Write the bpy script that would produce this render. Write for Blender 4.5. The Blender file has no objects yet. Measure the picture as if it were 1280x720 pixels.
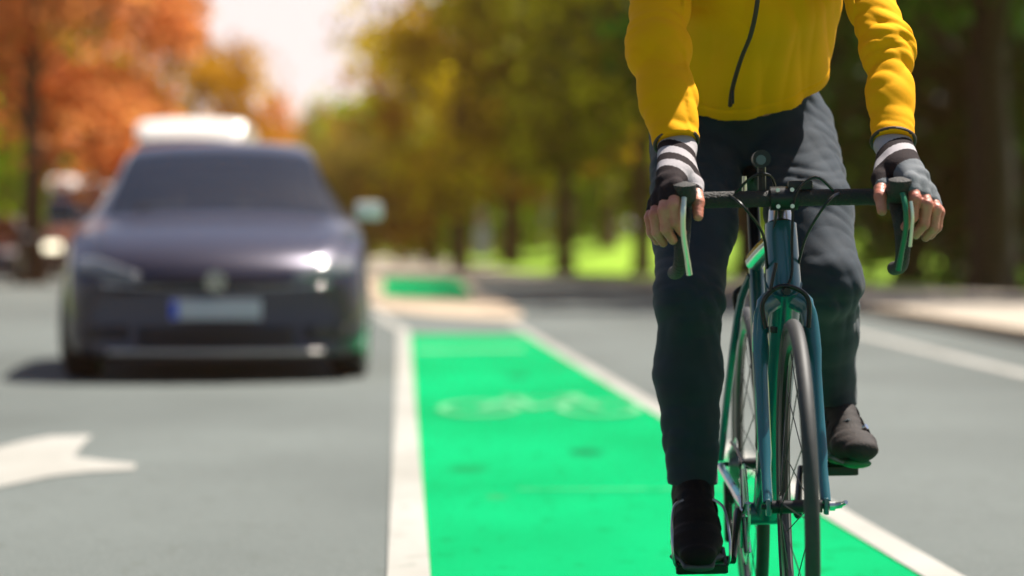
import bpy, bmesh, math, random
import numpy as np
from mathutils import Vector, Matrix
from mathutils.bvhtree import BVHTree
R = math.radians
rng = np.random.default_rng(7)
random.seed(7)
sc = bpy.context.scene
col = sc.collection

# ------------------------------------------------------------------ camera
H_EYE = 0.803
cam_d = bpy.data.cameras.new('camera'); cam = bpy.data.objects.new('camera', cam_d); col.objects.link(cam)
cam.location = (0, 0, H_EYE); cam.rotation_euler = (R(90), 0, 0)
cam_d.lens = 100; cam_d.sensor_width = 36
cam_d.shift_y = -51 / 1280
cam_d.clip_start = 0.1; cam_d.clip_end = 6000
cam_d.dof.use_dof = True; cam_d.dof.focus_distance = 5.35; cam_d.dof.aperture_fstop = 2.3
sc.camera = cam
F = 3556.0

# ------------------------------------------------------------------ world, sun, exposure
SUN = Vector((0.45, 0.30, 1.0)).normalized()       # direction towards the sun
elev = math.asin(SUN.z); az = math.atan2(SUN.x, SUN.y)
w = bpy.data.worlds.new('World'); sc.world = w; w.use_nodes = True
nt = w.node_tree; bg = nt.nodes['Background']
sky = nt.nodes.new('ShaderNodeTexSky'); sky.sky_type = 'NISHITA'; sky.sun_disc = False
sky.sun_elevation = elev; sky.sun_rotation = az; sky.dust_density = 1.2; sky.air_density = 1.0; sky.ozone_density = 0.6
tcw = nt.nodes.new('ShaderNodeTexCoord'); spw = nt.nodes.new('ShaderNodeSeparateXYZ'); nt.links.new(tcw.outputs['Generated'], spw.inputs[0])
cn = nt.nodes.new('ShaderNodeTexNoise'); cn.inputs['Scale'].default_value = 3.0; cn.inputs['Detail'].default_value = 7; nt.links.new(tcw.outputs['Generated'], cn.inputs[0])
ca = nt.nodes.new('ShaderNodeMath'); ca.operation = 'MULTIPLY_ADD'; nt.links.new(cn.outputs[0], ca.inputs[0]); ca.inputs[1].default_value = -.30; nt.links.new(spw.outputs[2], ca.inputs[2])
cmr = nt.nodes.new('ShaderNodeMapRange'); cmr.inputs[1].default_value = .17; cmr.inputs[2].default_value = .02; nt.links.new(ca.outputs[0], cmr.inputs[0])   # bright cloud bank low in the sky
cmx = nt.nodes.new('ShaderNodeMix'); cmx.data_type = 'RGBA'; cyr = nt.nodes.new('ShaderNodeMapRange'); cyr.inputs[1].default_value = .75; cyr.inputs[2].default_value = .95; nt.links.new(spw.outputs[1], cyr.inputs[0]); cml = nt.nodes.new('ShaderNodeMath'); cml.operation = 'MULTIPLY'; nt.links.new(cmr.outputs[0], cml.inputs[0]); nt.links.new(cyr.outputs[0], cml.inputs[1]); nt.links.new(cml.outputs[0], cmx.inputs[0]); nt.links.new(sky.outputs[0], cmx.inputs[6]); cmx.inputs[7].default_value = (9.0, 8.1, 8.1, 1)
nt.links.new(cmx.outputs[2], bg.inputs[0]); bg.inputs[1].default_value = 0.05
sd = bpy.data.lights.new('sun', 'SUN'); sd.energy = 5.0; sd.angle = R(0.5); sd.color = (1.0, 0.94, 0.85)
so = bpy.data.objects.new('sun', sd); col.objects.link(so)
so.rotation_euler = (-SUN).to_track_quat('-Z', 'Y').to_euler(); so.location = (5, 0, 20)
sc.view_settings.view_transform = 'Standard'; sc.view_settings.look = 'None'
sc.view_settings.gamma = 1; sc.view_settings.use_curve_mapping = False
sc.view_settings.exposure = 1.28
sc.render.engine = 'CYCLES'
sc.cycles.use_denoising = True
sc.cycles.max_bounces = 8; sc.cycles.transparent_max_bounces = 8
sc.cycles.volume_bounces = 0
sc.cycles.sample_clamp_indirect = 4

# ------------------------------------------------------------------ materials
def mat(name, color, rough=0.6, metal=0.0, var=0.0, vscale=8.0, color2=None, bump=0.0, bscale=60.0, coat=0.0, sheen=0.0, spec=0.5, transm=0.0, emit=None, stretch=(1, 1, 1), detail=4):
    m = bpy.data.materials.new(name); m.use_nodes = True
    n = m.node_tree; p = n.nodes['Principled BSDF']
    p.inputs['Base Color'].default_value = (*color, 1); p.inputs['Roughness'].default_value = rough
    p.inputs['Metallic'].default_value = metal; p.inputs['Coat Weight'].default_value = coat
    p.inputs['Coat Roughness'].default_value = 0.05
    p.inputs['Sheen Weight'].default_value = sheen; p.inputs['Specular IOR Level'].default_value = spec
    p.inputs['Transmission Weight'].default_value = transm
    tc = n.nodes.new('ShaderNodeTexCoord'); mp = n.nodes.new('ShaderNodeMapping')
    mp.inputs['Scale'].default_value = stretch
    n.links.new(tc.outputs['Object'], mp.inputs[0])
    if var > 0 or color2:
        nz = n.nodes.new('ShaderNodeTexNoise'); nz.inputs['Scale'].default_value = vscale; nz.inputs['Detail'].default_value = detail
        n.links.new(mp.outputs[0], nz.inputs[0])
        cr = n.nodes.new('ShaderNodeValToRGB'); cr.color_ramp.elements[0].position = 0.35; cr.color_ramp.elements[1].position = 0.65
        c2 = color2 if color2 else tuple(c * (1 - var) for c in color)
        cr.color_ramp.elements[0].color = (*c2, 1); cr.color_ramp.elements[1].color = (*color, 1)
        n.links.new(nz.outputs[0], cr.inputs[0]); n.links.new(cr.outputs[0], p.inputs['Base Color'])
    if bump > 0:
        nb = n.nodes.new('ShaderNodeTexNoise'); nb.inputs['Scale'].default_value = bscale; nb.inputs['Detail'].default_value = 3
        n.links.new(mp.outputs[0], nb.inputs[0])
        b = n.nodes.new('ShaderNodeBump'); b.inputs['Strength'].default_value = bump; b.inputs['Distance'].default_value = 0.01
        n.links.new(nb.outputs[0], b.inputs['Height']); n.links.new(b.outputs[0], p.inputs['Normal'])
    if emit:
        p.inputs['Emission Color'].default_value = (*emit, 1); p.inputs['Emission Strength'].default_value = 1
    return m

def ground_mat(name, base, patch, speck, scale_patch, tracks=0.0, blobs=(), rough=0.85, crack=False, worn=None, spec=.3):
    """large soft patches, fine aggregate specks, optional tyre polish along the road and worn round stains"""
    m = bpy.data.materials.new(name); m.use_nodes = True
    n = m.node_tree; L = n.links; p = n.nodes['Principled BSDF']; p.inputs['Roughness'].default_value = rough
    p.inputs['Specular IOR Level'].default_value = spec
    tc = n.nodes.new('ShaderNodeTexCoord')
    def noise(scale, det=4, st=(1, 1, 1)):
        mp = n.nodes.new('ShaderNodeMapping'); mp.inputs['Scale'].default_value = st; L.new(tc.outputs['Object'], mp.inputs[0])
        z = n.nodes.new('ShaderNodeTexNoise'); z.inputs['Scale'].default_value = scale; z.inputs['Detail'].default_value = det
        L.new(mp.outputs[0], z.inputs[0]); return z.outputs[0]
    def ramp(v, a, b):
        r = n.nodes.new('ShaderNodeMapRange'); r.inputs[1].default_value = a; r.inputs[2].default_value = b; L.new(v, r.inputs[0]); return r.outputs[0]
    def mix(f, a, b):
        x = n.nodes.new('ShaderNodeMix'); x.data_type = 'RGBA'; x.clamp_factor = True
        L.new(f, x.inputs[0])
        for i, v in ((6, a), (7, b)):
            if isinstance(v, tuple): x.inputs[i].default_value = (*v, 1)
            else: L.new(v, x.inputs[i])
        return x.outputs[2]
    c = mix(ramp(noise(scale_patch, 5, (1, .45, 1)), .35, .68), base, patch)
    c = mix(ramp(noise(90, 2), .55, .8), c, speck)
    if worn:
        c = mix(ramp(noise(14, 6, (1, .5, 1)), .60, .66), c, worn)
    for (bx, by, br, bs, bc) in blobs:
        mp = n.nodes.new('ShaderNodeMapping'); mp.inputs['Location'].default_value = (-bx, -by * bs, 0); mp.inputs['Scale'].default_value = (1, bs, 0)
        L.new(tc.outputs['Object'], mp.inputs[0])
        ln = n.nodes.new('ShaderNodeVectorMath'); ln.operation = 'LENGTH'; L.new(mp.outputs[0], ln.inputs[0])
        s = n.nodes.new('ShaderNodeMath'); s.operation = 'MULTIPLY_ADD'; L.new(noise(22, 3), s.inputs[0]); s.inputs[1].default_value = br * 1.6; L.new(ln.outputs['Value'], s.inputs[2])
        r = n.nodes.new('ShaderNodeMapRange'); r.inputs[1].default_value = br * 2.0; r.inputs[2].default_value = br * 1.3; r.inputs[3].default_value = 0; r.inputs[4].default_value = .75
        L.new(s.outputs[0], r.inputs[0]); c = mix(r.outputs[0], c, bc)
    L.new(c, p.inputs['Base Color'])
    b = n.nodes.new('ShaderNodeBump'); b.inputs['Strength'].default_value = .35; b.inputs['Distance'].default_value = .006
    L.new(noise(140, 3), b.inputs['Height']); L.new(b.outputs[0], p.inputs['Normal'])
    return m

def leaf_mat(name, dark, light, scale=0.45):
    m = bpy.data.materials.new(name); m.use_nodes = True
    n = m.node_tree; L = n.links; n.nodes.remove(n.nodes['Principled BSDF'])
    out = n.nodes['Material Output']; tc = n.nodes.new('ShaderNodeTexCoord')
    nz = n.nodes.new('ShaderNodeTexNoise'); nz.inputs['Scale'].default_value = scale; nz.inputs['Detail'].default_value = 6; L.new(tc.outputs['Object'], nz.inputs[0])
    cr = n.nodes.new('ShaderNodeValToRGB'); cr.color_ramp.elements[0].position = .38; cr.color_ramp.elements[1].position = .62
    cr.color_ramp.elements[0].color = (*dark, 1); cr.color_ramp.elements[1].color = (*light, 1); L.new(nz.outputs[0], cr.inputs[0])
    d = n.nodes.new('ShaderNodeBsdfDiffuse'); t = n.nodes.new('ShaderNodeBsdfTranslucent'); g = n.nodes.new('ShaderNodeBsdfGlossy'); g.inputs['Roughness'].default_value = .45
    L.new(cr.outputs[0], d.inputs[0]); L.new(cr.outputs[0], t.inputs[0])
    a = n.nodes.new('ShaderNodeMixShader'); a.inputs[0].default_value = .52; L.new(d.outputs[0], a.inputs[1]); L.new(t.outputs[0], a.inputs[2])
    b = n.nodes.new('ShaderNodeMixShader'); b.inputs[0].default_value = .015; L.new(a.outputs[0], b.inputs[1]); L.new(g.outputs[0], b.inputs[2])
    L.new(b.outputs[0], out.inputs[0]); return m

M = {}
M['asphalt'] = ground_mat('asphalt', (.098, .112, .103), (.052, .060, .054), (.19, .20, .19), .42, worn=(.075, .085, .075))
LANE_SPOTS = [(.29, 11.1, .075, .32, (.005, .07, .022)), (.03, 17.6, .09, .25, (.005, .10, .03)), (-.16, 10.25, .08, .4, (.005, .13, .035)), (.33, 19.0, .07, .3, (.02, .16, .05)), (-.05, 9.1, .04, .4, (.02, .18, .06))]
M['green'] = ground_mat('green_lane_paint', (.0004, .265, .090), (.0003, .200, .062), (.01, .30, .10), 1.1, worn=(.0015, .185, .055), blobs=LANE_SPOTS, rough=1.0, spec=.03)
M['white_paint'] = ground_mat('white_road_paint', (.31, .30, .27), (.24, .23, .20), (.24, .23, .20), 1.5, worn=(.22, .22, .19), rough=.75)
M['faded_paint'] = ground_mat('faded_white_paint', (.10, .36, .17), (.04, .29, .10), (.16, .38, .20), 3.0, worn=(.01, .26, .08))
M['kerb'] = ground_mat('kerb_stone', (.40, .31, .22), (.33, .25, .17), (.48, .38, .28), .8)
M['paving'] = ground_mat('pale_paving', (.36, .31, .25), (.28, .24, .19), (.44, .38, .31), .5)
M['grass'] = ground_mat('mown_grass', (.20, .34, .006), (.13, .25, .005), (.24, .36, .02), .4)
M['jacket'] = mat('yellow_softshell', (.76, .34, .0005), rough=.85, var=.10, vscale=5, bump=.12, bscale=700, spec=.12)
M['jacket_trim'] = mat('dark_zip_tape', (.035, .02, .012), rough=.6)
M['hair'] = mat('dark_brown_hair', (.03, .018, .010), rough=.6)
M['eye_white'] = mat('eye_white', (.7, .68, .65), rough=.2)
M['lips'] = mat('lips', (.36, .10, .08), rough=.45)
M['tights'] = mat('dark_navy_tights', (.012, .021, .033), rough=.8, spec=.25, var=.2, vscale=20, bump=.15, bscale=500, sheen=.08)
M['skin'] = mat('skin', (.48, .19, .12), rough=.5, color2=(.38, .11, .07), vscale=30, bump=.15, bscale=160)
M['skin'].node_tree.nodes['Principled BSDF'].inputs['Subsurface Weight'].default_value = .15
M['skin'].node_tree.nodes['Principled BSDF'].inputs['Subsurface Scale'].default_value = .01
M['glove_dark'] = mat('dark_glove_fabric', (.016, .010, .011), rough=.85, spec=.15, bump=.3, bscale=400)
M['glove_white'] = mat('white_glove_fabric', (.32, .29, .30), rough=.85, bump=.3, bscale=400)
M['glove_grey'] = mat('grey_glove_mesh', (.10, .11, .12), rough=.85, bump=.3, bscale=500)
M['shoe_black'] = mat('black_shoe', (.005, .0045, .005), rough=.7, spec=.12, bump=.2, bscale=200)
M['shoe_brown'] = mat('brown_grey_shoe', (.034, .028, .026), rough=.75, spec=.2, var=.3, vscale=30, bump=.2, bscale=200)
M['sole_green'] = mat('green_sole', (.008, .12, .035), rough=.5)
M['sole_dark'] = mat('dark_sole', (.03, .035, .033), rough=.5)
M['teal'] = mat('teal_frame_paint', (.008, .085, .105), rough=.28, coat=.9, var=.15, vscale=6)
M['blackm'] = mat('black_anodised_metal', (.014, .014, .015), rough=.38, metal=.5)
M['tape'] = mat('black_bar_tape', (.016, .014, .013), rough=.75, bump=.5, bscale=220)
M['rubber'] = mat('tyre_rubber', (.022, .022, .021), rough=.62, var=.3, vscale=60)
M['tan'] = mat('brown_tyre_wall', (.055, .034, .018), rough=.65)
M['steel'] = mat('brushed_steel', (.55, .55, .53), rough=.28, metal=1)
M['pale_lever'] = mat('satin_silver_lever', (.62, .66, .50), rough=.35, metal=.85)
M['green_lever'] = mat('dark_green_lever', (.010, .13, .06), rough=.3, metal=.3)
M['rim'] = mat('dark_rim', (.03, .03, .032), rough=.3, metal=.7)
def glass_mat():
    m = bpy.data.materials.new('tinted_glass'); m.use_nodes = True; n = m.node_tree; L = n.links; n.nodes.remove(n.nodes['Principled BSDF'])
    t = n.nodes.new('ShaderNodeBsdfTransparent'); t.inputs[0].default_value = (.50, .56, .56, 1); g = n.nodes.new('ShaderNodeBsdfGlossy'); g.inputs['Roughness'].default_value = .02
    f = n.nodes.new('ShaderNodeFresnel'); f.inputs[0].default_value = 2.5; x = n.nodes.new('ShaderNodeMixShader'); L.new(f.outputs[0], x.inputs[0]); L.new(t.outputs[0], x.inputs[1]); L.new(g.outputs[0], x.inputs[2])
    L.new(x.outputs[0], n.nodes['Material Output'].inputs[0]); return m
M['carpaint'] = mat('black_car_paint', (.038, .033, .050), rough=.34, coat=.6, spec=.4, metal=.55)
M['glass'] = glass_mat()
M['carblack'] = mat('black_plastic', (.015, .012, .011), rough=.6)
M['chrome'] = mat('chrome', (.75, .75, .76), rough=.12, metal=1)
M['lit_lamp'] = mat('lit_headlamp', (.8, .8, .75), rough=.2, emit=(1.3, 1.15, .8))
M['lamp'] = mat('headlamp_glass', (.20, .20, .20), rough=.12, coat=1, metal=.5)
M['plate'] = mat('plate_white', (.42, .43, .46), rough=.5)
M['plate_blue'] = mat('plate_blue', (.02, .07, .50), rough=.5)
M['lip'] = mat('satin_bumper_trim', (.55, .50, .46), rough=.4, metal=.3)  # pale colour stands for sunlit road seen beneath the bumper
M['van_white'] = mat('white_van_paint', (.85, .78, .72), rough=.35, coat=.6)
M['van_dark'] = mat('dark_red_van_paint', (.10, .035, .02), rough=.35, coat=.6)  # shadow on the lower van painted in as a dark body colour
M['bark'] = mat('brown_bark', (.085, .045, .025), rough=.9, var=.5, vscale=3, stretch=(1, 1, .15), bump=.8, bscale=8)
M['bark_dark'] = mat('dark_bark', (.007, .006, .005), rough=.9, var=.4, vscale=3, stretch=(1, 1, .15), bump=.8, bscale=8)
M['bark_pale'] = mat('pale_birch_bark', (.55, .42, .32), rough=.85, color2=(.25, .15, .10), vscale=2.2, stretch=(1, 1, 2.5), bump=.5, bscale=8)
M['sign_white'] = mat('pale_sign_panel', (.62, .66, .68), rough=.5)
M['lf_orange'] = leaf_mat('rust_orange_leaves', (.55, .17, .05), (.85, .36, .10))  # orange glow of the light painted into the leaf colour
M['lf_amber'] = leaf_mat('amber_leaves', (.28, .10, .003), (.68, .38, .004))  # amber also carries the warm glow, painted into the leaves
M['lf_olive'] = leaf_mat('olive_brown_leaves', (.060, .058, .002), (.50, .50, .004))
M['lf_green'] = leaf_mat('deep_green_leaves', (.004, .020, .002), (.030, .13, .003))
M['lf_bright'] = leaf_mat('lime_green_leaves', (.15, .26, .004), (.36, .50, .006))
M['lf_wood'] = leaf_mat('yellow_green_wood_leaves', (.12, .15, .006), (.30, .32, .012), .12)
M['lf_gold'] = leaf_mat('golden_leaves', (.16, .10, .002), (.80, .62, .005))
M['lf_pale'] = leaf_mat('pale_yellow_green_leaves', (.24, .17, .03), (.42, .32, .06))

# ------------------------------------------------------------------ object helpers
ORG = Vector((0, 0, 0))
def tag(o, label=None, cat=None, group=None, kind=None):
    if label: o['label'] = label
    if cat: o['category'] = cat
    if group: o['group'] = group
    if kind: o['kind'] = kind
    return o
def empty(name, loc, rot=(0, 0, 0)):
    o = bpy.data.objects.new(name, None); col.objects.link(o); o.location = loc; o.rotation_euler = rot; o.empty_display_size = .1
    return o
def link(name, me, mats, parent=None, smooth=True):
    if not isinstance(mats, (list, tuple)): mats = [mats]
    for m in mats: me.materials.append(m)
    if smooth:
        me.polygons.foreach_set('use_smooth', np.ones(len(me.polygons), dtype=bool))
    o = bpy.data.objects.new(name, me); col.objects.link(o)
    if parent: o.parent = parent
    return o
def mk(name, V, Fc, mats, parent=None, smooth=True, midx=None, org=None):
    V = np.asarray(V, dtype=float)
    if org is not None: V = V - np.asarray(org, dtype=float)
    me = bpy.data.meshes.new(name); me.from_pydata(V.tolist(), [], [tuple(int(i) for i in f) for f in Fc]); me.update()
    if midx is not None: me.polygons.foreach_set('material_index', np.asarray(midx, dtype=np.int32))
    return link(name, me, mats, parent, smooth)

class MB:
    """collects shapes for ONE mesh"""
    def __init__(s): s.V = []; s.F = []; s.n = 0; s.X = None
    def add(s, V, Fc):
        V = np.asarray(V, float)
        s.V.append(V); s.F += [tuple(i + s.n for i in f) for f in Fc]; s.n += len(V); return s
    def tube(s, P, r, seg=10, flat=None, up=None, caps=True):
        P = [Vector(p) for p in P]; n = len(P)
        rr = [r] * n if np.isscalar(r) else list(r)
        T = [(P[min(i + 1, n - 1)] - P[max(i - 1, 0)]).normalized() for i in range(n)]
        u = Vector(up) if up is not None else (Vector((1, 0, 0)) if abs(T[0].x) < .8 else Vector((0, 0, 1)))
        V = []
        for i in range(n):
            u = (u - T[i] * u.dot(T[i])).normalized(); v = T[i].cross(u)
            fl = 1.0 if flat is None else flat
            for k in range(seg):
                a = 2 * math.pi * k / seg
                V.append(P[i] + u * math.cos(a) * rr[i] + v * math.sin(a) * rr[i] * fl)
        Fc = [(i * seg + k, i * seg + (k + 1) % seg, (i + 1) * seg + (k + 1) % seg, (i + 1) * seg + k) for i in range(n - 1) for k in range(seg)]
        if caps: Fc += [tuple(range(seg))[::-1], tuple((n - 1) * seg + k for k in range(seg))]
        return s.add([tuple(q) for q in V], Fc)
    def box(s, c, d, rot=None, bev=0.0):
        bm = bmesh.new(); bmesh.ops.create_cube(bm, size=1)
        for v in bm.verts: v.co = Vector((v.co.x * d[0], v.co.y * d[1], v.co.z * d[2]))
        if bev > 0: bmesh.ops.bevel(bm, geom=list(bm.edges), offset=bev, segments=2, affect='EDGES', profile=.7)
        if rot is not None: bmesh.ops.rotate(bm, verts=bm.verts, cent=(0, 0, 0), matrix=rot)
        bm.verts.index_update()
        V = [tuple(v.co + Vector(c)) for v in bm.verts]; Fc = [tuple(v.index for v in f.verts) for f in bm.faces]; bm.free()
        return s.add(V, Fc)
    def ring(s, c, Rr, prof, seg=64, axis='x'):
        """prof: closed list of (axial, radial offset)"""
        V = []; m = len(prof)
        for i in range(seg):
            a = 2 * math.pi * i / seg
            for (ax, ro) in prof:
                q = Rr + ro
                V.append((c[0] + ax, c[1] + q * math.cos(a), c[2] + q * math.sin(a)) if axis == 'x' else (c[0] + q * math.cos(a), c[1] + ax, c[2] + q * math.sin(a)))
        Fc = [(i * m + k, i * m + (k + 1) % m, ((i + 1) % seg) * m + (k + 1) % m, ((i + 1) % seg) * m + k) for i in range(seg) for k in range(m)]
        return s.add(V, Fc)
    def cyl(s, a, b, r, seg=20, r2=None): return s.tube([a, b], [r, r2 if r2 is not None else r], seg)
    def build(s, name, m, parent=None, smooth=True, org=None, auto=True):
        o = mk(name, np.concatenate(s.V), s.F, m, parent, smooth, org=org)
        if auto and smooth:
            bm = bmesh.new(); bm.from_mesh(o.data); bmesh.ops.recalc_face_normals(bm, faces=bm.faces)
            for e in bm.edges:
                if len(e.link_faces) == 2 and e.calc_face_angle(0) > R(38): e.smooth = False
            bm.to_mesh(o.data); bm.free()
        return o
def circ(r, n=12, fx=1.0): return [(fx * r * math.cos(2 * math.pi * k / n), r * math.sin(2 * math.pi * k / n)) for k in range(n)]
def spline(P, n=6):
    P = [np.array(p, float) for p in P]; out = []
    for i in range(len(P) - 1):
        p0 = P[max(i - 1, 0)]; p1 = P[i]; p2 = P[i + 1]; p3 = P[min(i + 2, len(P) - 1)]
        for k in range(n):
            t = k / n
            out.append(.5 * ((2 * p1) + (-p0 + p2) * t + (2 * p0 - 5 * p1 + 4 * p2 - p3) * t * t + (-p0 + 3 * p1 - 3 * p2 + p3) * t ** 3))
    out.append(P[-1]); return out
def at(px, py, z=0.0):            # ground point (metres) under a spot measured in the photograph
    D = (H_EYE - z) * F / (py - 309); return ((px - 640) * D / F, D)
def slab(name, poly, z0, z1, m, kind='structure'):
    n = len(poly); V = [(x, y, z1) for x, y in poly] + [(x, y, z0) for x, y in poly]
    bm = bmesh.new(); top = [bm.verts.new(v) for v in V[:n]]; bot = [bm.verts.new(v) for v in V[n:]]
    f = bm.faces.new(top)
    if z1 > z0 + 1e-6:
        for i in range(n): bm.faces.new((top[i], bot[i], bot[(i + 1) % n], top[(i + 1) % n]))
    else:
        bmesh.ops.delete(bm, geom=bot, context='VERTS')
    bmesh.ops.triangulate(bm, faces=[f]); bmesh.ops.recalc_face_normals(bm, faces=bm.faces)
    me = bpy.data.meshes.new(name); bm.to_mesh(me); bm.free()
    if z1 <= z0 + 1e-6 and me.polygons[0].normal.z < 0: me.flip_normals()
    o = link(name, me, m, None, False); tag(o, kind=kind); return o

# ------------------------------------------------------------------ signed distance modelling for cloth and flesh
def cap(a, b, ra, rb, side=None, ratio=1.0): return ('c', np.array(a, float), np.array(b, float), ra, rb, None if side is None else np.array(side, float) / np.linalg.norm(side), ratio)
def ell(c, r, rot=None): return ('e', np.array(c, float), np.array(r, float), np.eye(3) if rot is None else np.array(rot.to_3x3()))
def dist(pr, P):
    if pr[0] == 'c':
        _, a, b, ra, rb, side, ratio = pr; ab = b - a
        t = np.clip(((P - a) @ ab) / (ab @ ab), 0, 1); q = P - (a + t[..., None] * ab)
        if side is not None:
            s = q @ side; q = q - s[..., None] * side * (1 - 1 / ratio)
        return np.linalg.norm(q, axis=-1) - (ra + (rb - ra) * t)
    _, c, r, rot = pr; q = (P - c) @ rot
    k0 = np.linalg.norm(q / r, axis=-1); k1 = np.linalg.norm(q / (r * r), axis=-1)
    return k0 * (k0 - 1) / np.maximum(k1, 1e-6)
def bounds(pr):
    if pr[0] == 'c':
        m = max(pr[3], pr[4]) * max(pr[6], 1.0); return np.minimum(pr[1], pr[2]) - m, np.maximum(pr[1], pr[2]) + m
    m = pr[2].max(); return pr[1] - m, pr[1] + m
def smin(a, b, k):
    h = np.clip(.5 + .5 * (b - a) / k, 0, 1); return b + (a - b) * h - k * h * (1 - h)
def field(prims, P, k=.02):
    d = dist(prims[0], P)
    for p in prims[1:]: d = smin(d, dist(p, P), k)
    return d
def surf(prims, res, k=.02, mod=None, cut=None):
    """smooth union of primitives -> (verts, quads) by surface nets"""
    lo = np.min([bounds(p)[0] for p in prims], axis=0) - 3 * res - .012; hi = np.max([bounds(p)[1] for p in prims], axis=0) + 3 * res + .012
    n = np.ceil((hi - lo) / res).astype(int) + 1
    ax = [lo[i] + res * np.arange(n[i]) for i in range(3)]
    G = np.full(n, .2, dtype=np.float64)
    for p in prims:
        b0, b1 = bounds(p); mrg = k * 1.5 + 3 * res + .01
        i0 = np.maximum(((b0 - mrg - lo) / res).astype(int), 0); i1 = np.minimum(((b1 + mrg - lo) / res).astype(int) + 2, n)
        sl = tuple(slice(i0[i], i1[i]) for i in range(3))
        P = np.stack(np.meshgrid(*[ax[i][sl[i]] for i in range(3)], indexing='ij'), -1)
        G[sl] = smin(G[sl], dist(p, P), k)
    near = np.abs(G) < .03
    idx = np.argwhere(near); P = lo + idx * res
    if mod is not None: G[near] += mod(P)
    if cut is not None:
        PA = np.stack(np.meshgrid(*ax, indexing='ij'), -1); G = np.maximum(G, cut(PA))
    S = G < 0
    nc = n - 1; acc = np.zeros((*nc, 3)); cnt = np.zeros(nc)
    for a in range(3):
        o1, o2 = [x for x in range(3) if x != a]
        for d1 in (0, 1):
            for d2 in (0, 1):
                s0 = [None] * 3; s0[a] = slice(0, nc[a]); s0[o1] = slice(d1, d1 + nc[o1]); s0[o2] = slice(d2, d2 + nc[o2])
                s1 = list(s0); s1[a] = slice(1, nc[a] + 1)
                A = G[tuple(s0)]; B = G[tuple(s1)]; c = (A < 0) != (B < 0)
                t = np.where(c, A / np.where(c, A - B, 1), 0)
                cnt += c; acc[..., a] += np.where(c, t, 0); acc[..., o1] += c * d1; acc[..., o2] += c * d2
    act = cnt > 0; ids = np.full(nc, -1); ids[act] = np.arange(act.sum())
    V = lo + (np.argwhere(act) + acc[act] / cnt[act][:, None]) * res
    Q = []
    for a in range(3):
        o1, o2 = (a + 1) % 3, (a + 2) % 3
        s0 = [slice(1, nc[i]) for i in range(3)]; s0[a] = slice(0, nc[a]); s1 = list(s0); s1[a] = slice(1, nc[a] + 1)
        c = S[tuple(s0)] != S[tuple(s1)]; pos = np.argwhere(c)
        off = np.array([1, 1, 1]); off[a] = 0; pos = pos + off
        def g(d1, d2):
            q = pos.copy(); q[:, o1] -= d1; q[:, o2] -= d2; return ids[q[:, 0], q[:, 1], q[:, 2]]
        q = np.stack([g(1, 1), g(0, 1), g(0, 0), g(1, 0)], -1)
        inside = S[tuple(s0)][c]; q[~inside] = q[~inside][:, ::-1]; Q.append(q)
    return V, np.concatenate(Q)
def ridged(P, ks, amp):
    s = 0
    for i, (kv, ph, wv) in enumerate(ks):
        kv = np.array(kv); wv = np.array(wv)
        s = s + (1 - 2 * np.abs(np.sin(P @ kv + ph + 1.3 * np.sin(P @ wv + 2.1 * i))) ** .8) * (.75 ** i)
    return amp * s

# ------------------------------------------------------------------ ground, road, kerbs, markings
def sm(x): x = np.clip(x, 0, 1); return x * x * (3 - 2 * x)
def hgt(x, y):
    a = 1.7 * sm((y - 92) / 60) * sm((x + 3) / 10)
    b = 1.8 * sm((x - 11) / 16) * sm((y - 48) / 40)
    c = 3.0 * sm((-x - 20) / 30) * sm((y - 112) / 50)
    return np.maximum(np.maximum(a, b), c) - .02
gx = np.concatenate([np.linspace(-3000, -80, 8), np.linspace(-70, 70, 57), np.linspace(80, 3000, 8)])
gy = np.concatenate([[-60, 0, 30], np.linspace(40, 260, 56), np.linspace(300, 5000, 10)])
GX, GY = np.meshgrid(gx, gy, indexing='ij'); V = np.stack([GX.ravel(), GY.ravel(), hgt(GX, GY).ravel()], -1)
ny = len(gy); Fc = [(i * ny + j, (i + 1) * ny + j, (i + 1) * ny + j + 1, i * ny + j + 1) for i in range(len(gx) - 1) for j in range(ny - 1)]
tag(mk('grass_ground', V, Fc, M['grass']), kind='structure')
KL = [(4.9, -40), (4.5, 3), (4.28, 15), (4.22, 23), (4.15, 33), (3.9, 45), (3.2, 58), (1.6, 66.5), (-1.0, 71), (-4, 75), (-9, 87), (-20, 97), (-60, 110)]
KL = [tuple(p) for p in spline(KL, 5)]
slab('road', KL + [(-60, -40)], 0, 0, M['asphalt'])
def offs(P, d):
    out = []
    for i in range(len(P)):
        a = Vector(P[max(i - 1, 0)]); b = Vector(P[min(i + 1, len(P) - 1)]); t = (b - a).normalized(); out.append((P[i][0] + t.y * d, P[i][1] - t.x * d))
    return out
slab('kerb', KL + offs(KL, .16)[::-1], -.01, .125, M['kerb'])
far = [offs(KL, 3.4 - 1.9 * float(sm(np.array((p[1] - 40) / 25))) + 2.4 * float(sm(np.array((.5 - p[0]) / 4))))[i] for i, p in enumerate(KL)]
slab('pavement', offs(KL, .163) + far[::-1], -.01, .118, M['paving'])
slab('park_path', [(-5.2, 79.5), (-.5, 76), (.6, 84), (-2.0, 130), (-7, 240), (-14, 240), (-9, 130)], -.01, .03, M['paving'])
LN = lambda D, pl: pl[0] + pl[1] * (D - 7.08)
LE = (-.205, -.0386); RE = (.985, -.0460)
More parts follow.
